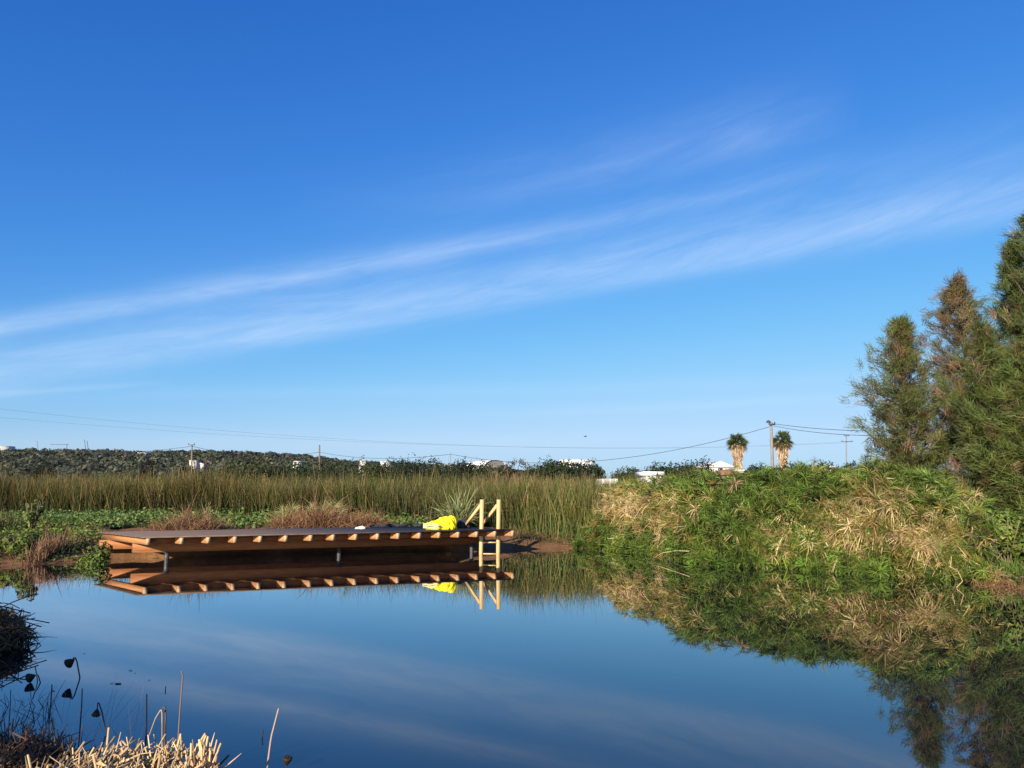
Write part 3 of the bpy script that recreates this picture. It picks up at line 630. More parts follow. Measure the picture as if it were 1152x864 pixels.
# pale plume tufts along the top of the belt
# ------------------------------------------------------------------ low plants on the far bank
rng = np.random.default_rng(104)
def scatter(px0, px1, y0, y1, n, z=.35):
    p = np.array([at(a, b, z) for a, b in zip(rng.uniform(px0, px1, n), rng.uniform(y0, y1, n))]); x, y = p[:, 0], p[:, 1]
    ok = pond_sd(x, y) > .05; x, y = x[ok], y[ok]; return np.c_[x, y, gz(x, y)]
mb = MB()
def weeds(px0, px1, y0, y1, n, cols, hgt, size, clump=None):
    p = scatter(px0, px1, y0, y1, n)
    if clump is not None: p = p[wav(p[:, 0], p[:, 1], 2.1, clump) + rng.normal(0, .5, len(p)) > -.1]
    if not len(p): return
    k = 7; q = np.repeat(p, k, 0); q = q + rng.normal(0, .07, q.shape) * [1, 1, 0]; q[:, 2] += rng.random(len(q)) * hgt * np.repeat(rng.uniform(.4, 1.2, len(p)), k)
    leaves(mb, q, nrm(rng.normal(0, .6, q.shape) + [0, -.2, .8]), size * rng.uniform(.5, 1.3, len(q)), jit(cols, len(q), .25), .55)
weeds(-60, 190, 568, 597, 3800, (.11, .18, .045), .30, .11, None)
weeds(60, 330, 572, 597, 3000, (.11, .15, .034), .22, .10, .7)
weeds(-60, 480, 571, 583, 4200, (.125, .195, .05), .75, .13, None)
weeds(1060, 1340, 630, 660, 2200, (.09, .12, .03), .14, .07, 1.3)
weeds(110, 480, 566, 599, 5200, (.13, .19, .045), .34, .12, None)
weeds(20, 190, 566, 586, 2600, (.14, .205, .06), .42, .12, 4.0)
weeds(-60, 115, 596, 626, 2600, (.13, .175, .032), .22, .09, 2.0)
weeds(240, 470, 572, 592, 1500, (.075, .125, .035), .30, .11, 1.0)
weeds(-60, 120, 604, 632, 500, (.060, .095, .022), .16, .08, 3.1)
tag(mb.build('ground_weeds', M_LEAF), 'low leafy green weeds spread over the left bank', 'weeds', kind='stuff')
mb = MB()
for (a0, a1, b0, b1, n, cb, ct, hl) in ((-60, 125, 600, 634, 3400, (.13, .075, .035), (.24, .15, .075), .20), (-60, 110, 622, 637, 2200, (.11, .06, .03), (.20, .12, .06), .16), (150, 470, 580, 598, 1500, (.10, .10, .03), (.22, .18, .07), .22), (578, 650, 600, 616, 1600, (.13, .085, .045), (.27, .175, .09), .22), (1072, 1330, 630, 672, 7000, (.13, .075, .04), (.28, .17, .085), .22), (575, 690, 596, 603, 1500, (.07, .085, .025), (.20, .16, .06), .5)):
    p = scatter(a0, a1, b0, b1, n); n = len(p)
    blades(mb, p - [0, 0, .02], rng.normal(0, .5, (n, 3)) * [1, 1, .2] + [0, 0, .8], rng.uniform(.4, 1.3, n) * hl, .016, rng.uniform(.1, .6, n), jit(cb, n), jit(ct, n), 2)
tag(mb.build('dry_grass', M_LEAF), 'short dry brown grass along the edge of the pond', 'grass', kind='stuff')

def tussock(name, px0, px1, ybase, ytop, z, n, cb, ct, label, cat='plant', group=None, width=.016, droop=(.3, .9), depth=.45, spread=.55, lmul=1.0):
    a, b = at(px0, ybase, z), at(px1, ybase, z); c = (a + b) / 2; W = (b[0] - a[0]) / 2; g = float(gz(c[0], c[1])); H = (atD(px0, ytop, c[1])[2] - g)
    t = empty(name, (c[0], c[1], g), label, cat, group); m = MB()
    u = rng.uniform(-1, 1, n); v = rng.normal(0, depth, n); bump = .72 + .28 * np.cos(u * 5 + 1) * np.cos(u * 2.3)
    bx = u * W * .88; base = np.c_[bx, v, gz(bx + c[0], v + c[1]) - g - .03]
    d = rng.normal(0, spread, (n, 3)) * [1, 1, .15] + [0, 0, 1]; L_ = H * rng.uniform(.45, 1.15, n) * bump * (1 - .35 * np.abs(u) ** 3) * lmul
    blades(m, base, d, L_, width * rng.uniform(.6, 1.4, n), rng.uniform(*droop, n), jit(cb, n, .25), jit(ct, n, .25), 3)
    m.build('foliage', M_LEAF, t); return t
tussock('dead_grass_tussock', 180, 252, 597, 566, .5, 1500, (.12, .060, .030), (.34, .195, .095), 'smaller brown dead tussock behind the left half of the deck', group='dead tussocks behind the deck', lmul=2.1, spread=.42)
tussock('dead_grass_tussock', 306, 440, 595, 563, .5, 3800, (.14, .068, .034), (.38, .215, .105), 'wider reddish brown dead tussock behind the middle of the deck', group='dead tussocks behind the deck', lmul=2.1, spread=.42)
# strap-leaved plant behind the yellow heap
def strap_plant(px, py, z, label, L_, n, cb, ct, name='flax_plant', dr=(.25, .75), w=.05, sp=.55):
    c = at(px, py, z); g = float(gz(c[0], c[1])); t = empty(name, (c[0], c[1], g), label, 'plant'); m = MB()
    d = rng.normal(0, sp, (n, 3)) * [1, 1, .1] + [0, 0, 1]
    blades(m, rng.normal(0, .12, (n, 3)) * [1, 1, 0], d, L_ * rng.uniform(.6, 1.15, n), w * rng.uniform(.6, 1.2, n), rng.uniform(*dr, n), jit(cb, n, .2), jit(ct, n, .2), 6, .85)
    m.build('leaf_blades', M_LEAF, t); return t
strap_plant(516, 594.5, .5, 'big arching strap leaved plant behind the yellow heap', 1.8, 230, (.10, .14, .05), (.28, .29, .12), dr=(.2, .8), sp=.42)
strap_plant(238, 590, .5, 'small pale upright spiky plant beside the left dead tussock', .75, 30, (.11, .15, .05), (.24, .25, .10), 'yucca_plant', (.0, .25), .05, .3)
def dwarf_palm(px, py, z, label, s_):
    c = at(px, py, z); g = float(gz(c[0], c[1])); t = empty('dwarf_fan_palm', (c[0], c[1], g), label, 'palm', 'dwarf fan palms behind the deck'); m, k = MB(), MB()
    for i in range(9):
        a = rng.uniform(0, 6.283); e = rng.uniform(.5, 1.3); q = np.array([math.cos(a) * math.cos(e), math.sin(a) * math.cos(e), math.sin(e)]); hub = q * s_ * rng.uniform(.7, 1.1)
        tubes(k, np.array([[[0, 0, -.05], hub * .5, hub]]), .012, (.10, .12, .04), 5)
        s1 = nrm(np.cross(q, [0.1, -1, .3])); f = np.linspace(-1.7, 1.7, 16); dd = q[None] * np.cos(f)[:, None] + s1[None] * np.sin(f)[:, None]
        cb = jit((.24, .27, .10), 16, .15); blades(m, np.repeat(hub[None], 16, 0), dd,   .42 * s_ + .1, .035, .12, cb, cb * 1.15, 2, .85)
    k.build('stems', M_STALK, t); m.build('fronds', M_LEAF, t)
dwarf_palm(364, 589, .5, 'pale green dwarf fan palm rising behind the wide dead tussock', .42)
dwarf_palm(334, 590, .5, 'low dwarf fan palm at the left of the wide dead tussock', .62)
dwarf_palm(372, 588, .5, 'smaller dwarf fan palm close right of the pale one', .6)
# leafy bushes on the left bank
def leafy_bush(px, py, z, wpx, ytop, cols, label, n=900, size=.09, name='leafy_bush', sm_=.8):
    c = at(px, py, z); g = float(gz(c[0], c[1])); D = c[1]; H = atD(px, ytop, D)[2] - g; rw = wpx / F * D / 2
    t = empty(name, (c[0], c[1], g), label, 'bush'); m, w = MB(), MB()
    leafy_crown(m, (0, 0, H * .5), (rw, rw * sm_, H * .55), n, size, cols, lobes=8, fill=.4)
    for _ in range(9):
        q = rng.normal(0, .5, 3) * [rw, rw, 0] + [0, 0, H * .8]; tubes(w, np.array([[[0, 0, -.05], q * .5, q]]), .012, (.14, .10, .06), 4)
    w.build('stems', M_STALK, t); m.build('foliage', M_LEAF, t); return t
leafy_bush(36, 603, .4, 30, 557, (.11, .15, .034), 'upright yellow green weed on the left bank', 420, .12)
leafy_bush(110, 629, .1, 38, 612, (.10, .15, .028), 'round green bush at the water beside the deck end', 1500, .09)
leafy_bush(128, 597, .4, 44, 586, (.10, .15, .042), 'spreading low green bush on the bank just behind the deck end', 900, .10)
leafy_bush(20, 618, .3, 46, 600, (.10, .14, .03), 'low green bush at the left edge above the water', 1100, .09)
tussock('dead_weed', 46, 64, 616, 585, .35, 400, (.13, .07, .04), (.26, .14, .08), 'rusty dead weed standing in the left bank', droop=(0, .3), spread=.2)
tussock('dead_weed', 78, 104, 612, 596, .35, 300, (.06, .035, .028), (.13, .07, .05), 'dark purplish dead weed next to the deck end', droop=(0, .5), spread=.5)
tussock('tall_grass_tuft', -22, 6, 604, 552, .4, 320, (.055, .07, .02), (.14, .12, .04), 'tall grass tuft at the left edge of the picture', droop=(0, .2), spread=.12)

# ------------------------------------------------------------------ papyrus thicket
rng = np.random.default_rng(105)
HPX = [640, 664, 680, 702, 740, 766, 800, 860, 900, 960, 1010, 1060, 1110, 1160, 1210, 1340]
FPY = [616, 616, 617, 619, 624, 630, 634, 637, 639, 643, 646.5, 648, 643, 638, 634, 626]          # its foot
FZ = [.0, .0, .0, .0, .0, .0, .0, .0, .0, .0, .0, .02, .18, .25, .3, .35]
TPX = [640, 656, 664, 672, 682, 695, 715, 760, 800, 850, 900, 950, 1000, 1050, 1100, 1152, 1210, 1340]
TY = [612, 592, 578, 567, 556, 551, 546, 540, 540, 538, 534, 535, 528, 536, 560, 570, 572, 566]          # its top
foot = np.array([at(a, b, z) for a, b, z in zip(HPX, FPY, FZ)])
def hedge(px, q):                        # world x, y and top height at depth q behind the foot
    fx, fy = np.interp(px, HPX, foot[:, 0]), np.interp(px, HPX, foot[:, 1])
    y = fy + q; x = fx * (1 + q / fy)
    top = CAM_Z + (545 - np.interp(px, TPX, TY)) / F * (fy + 2.3) - .12
    return x, y, np.maximum(top * np.clip((q + .35) / 1.15, 0, 1) ** .5, .1)
def dryness(px, zf, x, y):
    b = lambda cx, cz, wx, wz: np.exp(-((px - cx) / wx) ** 2 - ((zf - cz) / wz) ** 2)
    return .82 * b(738, .52, 42, .30) + .75 * b(690, .6, 24, .3) + .74 * b(955, .38, 75, .24) +   .75 * b(990, .78, 32, .22) + .35 * b(880, .25, 30, .25) + .45 * b(1050, .3, 60, .3) + .3 * b(1090, .5, 40, .35) + .15 * wav(x, y, 2.6, .8) + .16 * wav(x * 1.3, zf * 9, 3.7, 1.1) - .06
def papyrus(px0, px1, heads, label, pale, seedn=0):
    xm, ym, _ = hedge(np.array([(px0 + px1) / 2.0]), np.array([.6])); o = np.array([xm[0], ym[0], max(0, float(gz(xm[0], ym[0])))])
    t = empty('papyrus_clump', o, label, 'papyrus', 'papyrus thicket on the right bank')
    heads = int(heads * .78); px = rng.uniform(px0 - 5, px1 + 5, heads); q = np.where(rng.random(heads) < .66, 1.15 * rng.uniform(.05, 1.0, heads) ** 1.8 - .35 + rng.normal(0, .06, heads), .8 + 3.6 * rng.random(heads) ** 1.4)
    x, y, zt = hedge(px, q); lump = .13 * wav(x, y, 1.5, 1.9) + .06 * wav(x, y, 3.1, .2) + .05 * wav(x, y, 5.3, .7)
    z = np.maximum(zt + lump + np.where(rng.random(heads) < .6, rng.normal(0, .11, heads), -rng.random(heads) ** 1.3 * .75), .10) + np.where(rng.random(heads) < .03, rng.uniform(.05, .28, heads), 0)
    y = y - .16 * wav(x, z * 2, 2.9, 2.2) * (q < 1)
    zf = z / np.maximum(np.interp(px, HPX, foot[:, 1]) * 0 + 2.2, .5)
    dr = dryness(px, zf, x, y) + rng.normal(0, .34, heads) > .72
    mid = (~dr) & (dryness(px, zf, x, y) + rng.normal(0, .3, heads) > .46)
    hd = np.c_[x, y, z]; f_ = np.clip(1 - q / 1.3, 0, 1)[:, None]
    ax = nrm(np.c_[rng.normal(0, .5, heads), -.9 * f_[:, 0] + rng.normal(0, .5, heads), 1.0 - .35 * f_[:, 0] + rng.normal(0, .35, heads)])
    g = jit((.088, .134, .022), heads, .55, .12); g[mid] = jit((.22, .19, .05), int(mid.sum()), .25); g[dr] = jit((.50, .365, .185), int(dr.sum()), .32, .06)
    g *= (1 + .18 * wav(x, y, 1.4, 3.))[:, None]
    big = rng.random(heads) < .34; g[big] *= 1.12; m, sm2 = MB(), MB(); k = 22
    A = np.repeat(ax, k, 0); s1 = nrm(np.cross(A, [0.31, .2, 1.0]) + 1e-6); s2 = np.cross(A, s1); th = rng.uniform(0, 6.283, heads * k); ph = rng.normal(.28, .30, heads * k)
    dd = A * np.sin(ph)[:, None] + (s1 * np.cos(th)[:, None] + s2 * np.sin(th)[:, None]) * np.cos(ph)[:, None]
    drk = np.repeat(dr, k); ll = rng.uniform(.12, .27, heads * k) * np.repeat(rng.uniform(.75, 1.25, heads) * np.where(big, 1.25, 1), k); cc_ = np.repeat(g, k, 0) * rng.uniform(.8, 1.2, (heads * k, 1))
    blades(m, np.repeat(hd, k, 0) - o, dd, ll, np.repeat(rng.uniform(.010, .018, heads) * np.where(big, 1.6, 1), k), np.where(drk, rng.uniform(.05, .7, heads * k), rng.uniform(.0, .3, heads * k)), cc_ * .85, np.clip(cc_ * 1.18, 0, .75), 2, .75)
    m.build('leaf_heads', M_LEAF, t)
    ns = heads // 3; i = rng.choice(heads, ns, False); gx_, gy_ = x[i] + rng.normal(0, .15, ns), np.maximum(y[i] + rng.uniform(.0, .5, ns), np.interp(px[i], HPX, foot[:, 1]) + .05)
    b0 = np.c_[gx_, gy_, np.maximum(gz(gx_, gy_), -.2) - .05]; e = hd[i]; P = np.stack([b0, b0 * .45 + e * .55 + [0, .06, .06], e], 1) - o
    tubes(sm2, P, .007, jit((.12, .14, .045), ns, .3) * np.where(dr[i], 2.0, 1)[:, None], 4, False)
    nf = int((px1 - px0) * 9); fp = rng.uniform(px0, px1, nf); fx, fy, _ = hedge(fp, rng.uniform(-.12, .5, nf)); zg = np.maximum(gz(fx, fy), -.1)
    dcol = dryness(fp, .25 + 0 * fp, fx, fy) + .25 * sm(850, 900, fp) + rng.normal(0, .3, nf) > .40
    cg = np.where(dcol[:, None], jit((.36, .25, .115), nf, .25), jit((.085, .115, .028), nf, .25))
    blades(sm2, np.c_[fx, fy, zg - .05] - o, rng.normal(0, .28, (nf, 3)) * [1, 1, .1] + [0, -.25, 1], rng.uniform(.2, .75, nf), .018, rng.uniform(.05, .6, nf), cg, np.clip(cg * 1.15, 0, .7), 3)
    sm2.build('stems', M_LEAF, t); return t
papyrus(652, 700, 650, 'low yellowing papyrus clump beside the bare earth mound', 1)
papyrus(700, 772, 1400, 'straw coloured papyrus clump with a broad dead patch over the water', 1)
papyrus(772, 858, 1900, 'lush green papyrus clump, the greenest stretch of the thicket', 1)
papyrus(858, 905, 1050, 'green topped papyrus clump with dark gaps at its foot, below the right palm', 1)
papyrus(905, 985, 1900, 'mostly dead tan papyrus clump below the pylon', 1)
papyrus(985, 1068, 1900, 'mixed green and golden papyrus clump below the leftmost conifer', 1)
papyrus(1068, 1112, 900, 'green papyrus clump sloping down to the bramble at the right', 1)
papyrus(1190, 1330, 1500, 'far papyrus clump beyond the bramble', 1)
# fallen culms over the water
def fallen(name, pts, rad, label):
    m = MB(); tubes(m, np.array([pts]), rad, (.40, .29, .15), 6); return tag(m.build(name, M_STALK), label, 'stalk', 'fallen stalks at the water edge')
fallen('fallen_stalk', [at(728, 632, .02), at(745, 622, .18) , at(760, 619.5, .26), at(775, 620, .3)], .010, 'long pale stalk arching out of the straw coloured clump')
fallen('fallen_stalk', [at(1068, 637, .3), at(1078, 643, .3), at(1083, 654, .12), at(1076, 661, .01)], .009, 'looped tan stalk bending into the shallow water at the right')
# bramble and grass at the right edge
leafy_bush(1134, 640, .2, 86, 570, (.115, .165, .030), 'leafy light green bramble at the right edge, above the bare bank', 4200, .10, 'bramble', .8)
leafy_bush(1225, 642, .25, 110, 566, (.10, .15, .030), 'darker bramble outside the right edge', 4200, .11, 'bramble', .8)
tussock('grass_tuft', 1134, 1166, 642, 614, .25, 420, (.075, .14, .025), (.13, .20, .04), 'bright green grass tuft at the right edge', droop=(.05, .5), spread=.3)
tussock('dry_grass_tuft', 1076, 1160, 655, 636, .12, 1800, (.16, .085, .04), (.30, .18, .085), 'reddish dry grass on the shallow bank at the right', spread=.9)

# ------------------------------------------------------------------ deck
deck = empty('swimming_deck', (Fp[0], Fp[1], 0), 'long wooden deck with grey brown boards standing over the water', 'deck')
m = MB(); nbd = 19; bw = DEP / nbd; ov = .03
for i in range(nbd):
    z = HD - .03 + rng.uniform(0, .002); box(m, dp(-.02 + rng.uniform(-.008, .008), i * bw + .004 - ov, z), e1 * (LEN + .04 + rng.uniform(-.01, .01)), e2 * (bw - .008), UP * .03)
m.build('decking', M_DECKING, deck)
JX = [172, 204.5, 234.5, 264.5, 293, 321.7, 349.8, 375, 400.3, 425, 448, 472, 494, 515.7, 536.5, 557, 577]
jz0, jh = HD - .03 - .155, .152
jpos = []
for px in JX:                             # where each joist end meets the front line
    lo, hi = -1.0, LEN + 1
    for _ in range(40):
        mid = (lo + hi) / 2; p = O + dp(mid, 0, HD - .1); u = p[0]; dd = p - [0, 0, CAM_Z]
        cy = dd[1] * CP + dd[2] * SP
        if 576 + F * u / cy < px: lo = mid
        else: hi = mid
    jpos.append(lo)
for i, a in enumerate(jpos):
    back = DEP - .05; front = .0
    if i == 0: a -= .10
    if i == len(jpos) - 1: front = .0
    jm = MB(); box(jm, dp(a - .045, front, jz0), e1 * .09, e2 * back, UP * jh); jo = jm.build('joist', M_TIMBER, deck)
    em = MB(); box(em, dp(a - .044, front - .006, jz0 + .001), e1 * .088, e2 * .0055, UP * (jh - .002)); em.build('end_grain', M_TIMBER_END, jo)
SB = .88                                  # the bearer stands back from the front edge
m = MB(); box(m, dp(.14, SB, jz0 - .004 - .235), e1 * (LEN - .05 - .14), e2 * .09, UP * .235); m.build('bearer', M_TIMBER_SHADE, deck)
m = MB(); box(m, dp(-.1, DEP - .5, jz0 - .004 - .235), e1 * (LEN - .2), e2 * .09, UP * .235); m.build('bearer', M_TIMBER_SHADE, deck)
m = MB()
for a, b in zip(jpos[:-1], jpos[1:]): box(m, dp(a + .05, .26, jz0 + .003), e1 * (b - a - .10), e2 * .045, UP * (jh - .006))
m.build('blocking', M_TIMBER_SHADE, deck)
for a in (.92, 5.1, 8.75):
    for b in (SB + .05,):
        q = dp(a, b, 0); m = MB(); tubes(m, np.array([[q + UP * -.7, q + UP * .1, q + UP * (jz0 - .24)]]), .055, (.4, .4, .4), 12)
        cbox(m, q + UP * (jz0 - .252), .16, .16, .012, math.atan2(e1[1], e1[0])); m.build('support_post', M_GALV, deck)
# ladder
L0, L1 = at(541, 623, 0), at(560.3, 623, 0); L1 = L0 + nrm(L1 - L0) * np.linalg.norm(L1 - L0)
lad = empty('swim_ladder', (L0 + L1) / 2, 'pale pine ladder with tall handposts at the right end of the deck', 'ladder'); LO = (L0 + L1) / 2
for pb, lx in ((L0, 542.2), (L1, 561)):
    top = atD(lx, 562, pb[1]); m = MB(); b0 = pb - [0, 0, .9] - (top - pb) * [.6, 0, 0]; beam(m, b0 - LO, top - LO, .095, .095, side=e1); m.build('handpost', M_PINE, lad)
    m = MB(); hi = pb + (top - pb) * .90; lo_ = np.array([pb[0], pb[1], HD + .0]) + e2 * .72; beam(m, hi - LO + e2 * .05, lo_ - LO, .06, .085, side=e1); m.build('brace', M_PINE, lad)
for z in (-.62, -.31, .0, .31):
    m = MB(); a, b = L0 + (0, 0, z) + e1 * .05, L1 + (0, 0, z) - e1 * .05; beam(m, a - LO, b - LO, .075, .03); m.build('rung', M_PINE, lad)

# ------------------------------------------------------------------ things lying on the deck
def lump(mb, c, r, col, n=56, k=36, crumple=.12, seed=0, flat=0.0):
    """a crumpled closed lump resting on its base"""
    th = np.linspace(0, np.pi, k); ph = np.arange(n) * 2 * np.pi / n; TH, PH = np.meshgrid(th, ph, indexing='ij')
    d = np.stack([np.sin(TH) * np.cos(PH), np.sin(TH) * np.sin(PH), np.cos(TH)], -1)
    w = 1 + crumple * (np.sin(d[..., 0] * 5 + seed) * np.cos(d[..., 1] * 6 - seed) + .7 * np.sin(d[..., 2] * 9 + d[..., 0] * 7 + seed * 2) + .5 * np.sin(d[..., 1] * 13 + d[..., 0] * 11) + .4 * np.abs(np.sin(d[..., 0] * 19 + 4 * np.sin(d[..., 1] * 6 + seed))) + .25 * np.sin(d[..., 2] * 27 + d[..., 1] * 15))
    V = d * w[..., None] * np.asarray(r); V[..., 2] = np.maximum(V[..., 2], -r[2] * .35 + .0) + r[2] * .35
    i, j = np.meshgrid(np.arange(k - 1), np.arange(n), indexing='ij')
    q = np.stack([i * n + j, (i + 1) * n + j, (i + 1) * n + (j + 1) % n, i * n + (j + 1) % n], -1).reshape(-1, 4)
    mb.add(V.reshape(-1, 3) + np.asarray(c, float), q, col)
M_YELLOW = noisy_mat('yellow fabric', [(.3, (.66, .54, .01)), (.6, (.80, .70, .015)), (.8, (.85, .77, .03))], 9, .6, .9)
M_PALE = noisy_mat('pale straps', [(.3, (.62, .52, .30)), (.7, (.74, .66, .45))], 8, .6)
M_BLACK = noisy_mat('black cloth', [(.3, (.015, .015, .018)), (.7, (.04, .04, .045))], 8, .7, .3)
def on_deck(px, back):                    # point on the deck surface, back from the front edge
    lo, hi = -1.0, LEN + 1
    for _ in range(40):
        mid = (lo + hi) / 2; p = O + dp(mid, back, HD); dd = p - [0, 0, CAM_Z]
        if 576 + F * p[0] / (dd[1] * CP + dd[2] * SP) < px: lo = mid
        else: hi = mid
    return O + dp(lo, back, HD)
q = on_deck(498, .85); jk = empty('yellow_buoyancy_vest', q, 'bright yellow crumpled buoyancy vest with pale straps on the deck', 'vest', rz=math.atan2(e1[1], e1[0]))
m = MB(); lump(m, (.05, 0, 0), (.29, .24, .24), (.8, .7, .02), seed=1.3, crumple=.10); lump(m, (-.22, -.03, 0), (.28, .20, .17), (.8, .7, .02), seed=4.1, crumple=.10); lump(m, (.20, -.05, 0), (.18, .2, .25), (.8, .7, .02), seed=2.2, crumple=.10); m.build('body', M_YELLOW, jk, True)
m = MB()
for i, z in enumerate((.05, .11, .17)): tubes(m, np.array([[[-.20, -.24, z * .8], [-.40, -.18, z], [-.55, -.06, z * .7 + .02], [-.5, .1, z]]]), .022, (.6, .5, .3), 6)
m.build('strap', M_PALE, jk, True)
m = MB(); tubes(m, np.array([[[-.10, -.252, .085], [-.3, -.22, .09], [-.47, -.14, .07]]]), .013, (.1, .1, .1), 6); m.build('buckle_band', M_BLACK, jk)
q = on_deck(520, 1.3); a = MB(); lump(a, (0, 0, 0), (.24, .16, .17), (.03, .03, .03), seed=5, crumple=.10); tag(a.build('dark_bag', M_BLACK, None, True), 'dark limp bag lying right of the yellow vest', 'bag').location = q
a = MB(); t_ = np.linspace(0, 1, 30); pp = np.array([on_deck(416 + 58 * t, 2.35 + .12 * math.sin(t * 17)) + [0, 0, .02 + .05 * abs(math.sin(t * 23))] for t in t_]); q = pp[0]
tubes(a, (pp - q)[None], .028, (.03, .03, .03), 6); tubes(a, (pp - q)[None, ::-1] + [0.02, .06, .02], .026, (.03, .03, .03), 6)
tag(a.build('coiled_rope', M_BLACK, None, True), 'loose dark rope along the back edge of the deck', 'rope').location = q
q = on_deck(407, 1.75); a = MB(); lump(a, (0, 0, 0), (.11, .07, .06), (.8, .8, .8), seed=3, crumple=.08); lump(a, (-.12, .02, 0), (.07, .06, .04), (.8, .8, .8), seed=1, crumple=.08)
tag(a.build('folded_cloth', M_WHITE, None, True), 'small white cloth left on the middle of the deck', 'cloth').location = q

# ------------------------------------------------------------------ foreground: dead stalks
rng = np.random.default_rng(106)
def stalk_heap(name, label, cx, cy, hx, hy, hz, n, rad, lens, cols, dirm, dirs, z0=.0, bendk=.06):
    m = MB(); t = empty(name, (cx, cy, 0), label, 'reed heap')
    u = rng.uniform(-1, 1, n); v = rng.uniform(-1, 1, n); ok = u * u + v * v < 1.05; u, v = u[ok], v[ok]; n = len(u)
    top = hz * np.sqrt(np.maximum(0, 1.06 - u * u - v * v)); z = z0 + top * rng.uniform(.35, 1.02, n)
    c = np.c_[u * hx, v * hy, z]; d = nrm(np.asarray(dirm) + rng.normal(0, 1, (n, 3)) * np.asarray(dirs)); L_ = rng.uniform(*lens, n)[:, None]
    k = rng.normal(0, bendk, (n, 3)) * L_; P = np.stack([c - d * L_ * .5, c + k, c + d * L_ * .5], 1)
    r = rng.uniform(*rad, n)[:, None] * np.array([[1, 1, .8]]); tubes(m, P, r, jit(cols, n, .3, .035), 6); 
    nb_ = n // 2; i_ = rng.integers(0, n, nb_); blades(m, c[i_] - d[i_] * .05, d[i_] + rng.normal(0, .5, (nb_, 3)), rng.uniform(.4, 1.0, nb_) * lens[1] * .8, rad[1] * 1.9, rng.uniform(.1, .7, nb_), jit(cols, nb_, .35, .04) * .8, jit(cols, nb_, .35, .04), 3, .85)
    m.build('stalks', M_STALK, t); return t, (m)
# left heap, in the shade
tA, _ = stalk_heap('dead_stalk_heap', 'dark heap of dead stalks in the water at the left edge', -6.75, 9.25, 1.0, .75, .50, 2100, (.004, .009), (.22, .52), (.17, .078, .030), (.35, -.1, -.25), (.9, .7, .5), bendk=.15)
m = MB(); n = 120; P0 = np.c_[rng.uniform(-.2, .75, n), rng.uniform(-.5, .3, n), rng.uniform(.08, .42, n)]; P0[:, 0] -= P0[:, 2] * .6
dv = np.c_[rng.uniform(.15, .55, n), rng.normal(-.05, .2, n), rng.normal(.02, .16, n)]; P1 = P0 + dv * .55; P2_ = P0 + dv + np.c_[rng.normal(0, .08, n), rng.normal(0, .05, n), rng.normal(-.12, .12, n)]
na = 420; ba = np.c_[rng.uniform(-1.1, .45, na), rng.uniform(-.5, .5, na), rng.uniform(.05, .45, na)]; da = np.c_[np.clip(rng.normal(.15, .45, na), -1, .75 - np.maximum(ba[:, 0], 0)), rng.normal(-.15, .4, na), rng.uniform(.0, .5, na)]
tq = np.linspace(0, 1, 6)[None, :, None]; tubes(m, ba[:, None] + da[:, None] * tq * .75 - np.array([0, 0, 1.0]) * tq * tq * rng.uniform(.15, .6, na)[:, None, None], .0055, jit((.15, .07, .03), na, .4), 5)
tubes(m, np.stack([P0, P1, P2_], 1), .007, jit((.09, .042, .018), n, .3), 5); m.build('stray_stalks', M_STALK, tA)
# near heaps at the bottom
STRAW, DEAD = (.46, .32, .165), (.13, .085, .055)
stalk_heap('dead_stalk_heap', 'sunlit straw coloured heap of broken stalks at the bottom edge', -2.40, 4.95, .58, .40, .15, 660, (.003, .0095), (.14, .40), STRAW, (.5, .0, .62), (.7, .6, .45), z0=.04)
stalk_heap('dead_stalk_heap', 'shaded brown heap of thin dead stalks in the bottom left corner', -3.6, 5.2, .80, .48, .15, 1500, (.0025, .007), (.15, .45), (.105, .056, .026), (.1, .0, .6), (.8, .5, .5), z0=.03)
stalk_heap('dead_stalk_heap', 'small sunlit bundle of cut stalks standing at the end of the straw heap', -1.93, 5.02, .09, .10, .16, 60, (.004, .009), (.16, .36), (.46, .30, .15), (.12, 0, 1), (.25, .2, .2), z0=.06)

def stem(name, label, pts, rad, col, pod=None, group='dead lotus stems in the shallow water', cat='stem', mat=M_STALK):
    P = np.array(pts, float); o = P[0].copy(); t = empty(name, (o[0], o[1], 0), label, cat, group); o[2] = 0
    # smooth the polyline
    s = np.linspace(0, len(P) - 1, 4 * len(P)); Q = np.stack([np.interp(s, np.arange(len(P)), P[:, i]) for i in range(3)], 1)
    m = MB(); tubes(m, (Q - o)[None], np.linspace(rad, rad * .75, len(Q))[None], col, 7); m.build('stalk', mat, t)
    if pod is not None:
        ax, r = pod; m = MB(); lathe(m, [(.0, 0), (r * .18, .004), (r * .42, r * .45), (r * .85, r * 1.15), (r, r * 1.5), (r * .93, r * 1.62), (.0, r * 1.58)], P[-1] - o, 12, (.032, .017, .009), axis=ax); po = m.build('seed_pod', M_STALK, t, True)
        z = nrm(np.asarray(ax, float)); x_ = nrm(np.cross([.3, .2, 1.0], z)); y_ = np.cross(z, x_); m = MB()
        for rr, kk in ((.0, 1), (.55, 6)):
            for i in range(kk):
                a = i * 6.283 / kk; m_c = P[-1] - o + z * r * 1.60 + (x_ * math.cos(a) + y_ * math.sin(a)) * r * rr
                lathe(m, [(0, -.006), (r * .14, 0), (r * .12, .008), (0, .012)], m_c, 6, (.02, .015, .012), axis=z)
        m.build('seeds', M_STALK, po)
    return t
DK = (.050, .026, .013)
b = at(90, 763, 0); D0 = b[1]
stem('lotus_stem', 'bent dark stem with a nodding seed pod, tallest of those left of the straw heap', [b - [0, 0, .2], b, atD(86.5, 744, D0), atD(84.5, 739.5, D0), atD(82.5, 739.5, D0), atD(83.8, 741.5, D0)], .007, DK, ((-.75, 0, -.55), .050))
b = at(45.5, 768, 0); D0 = b[1]
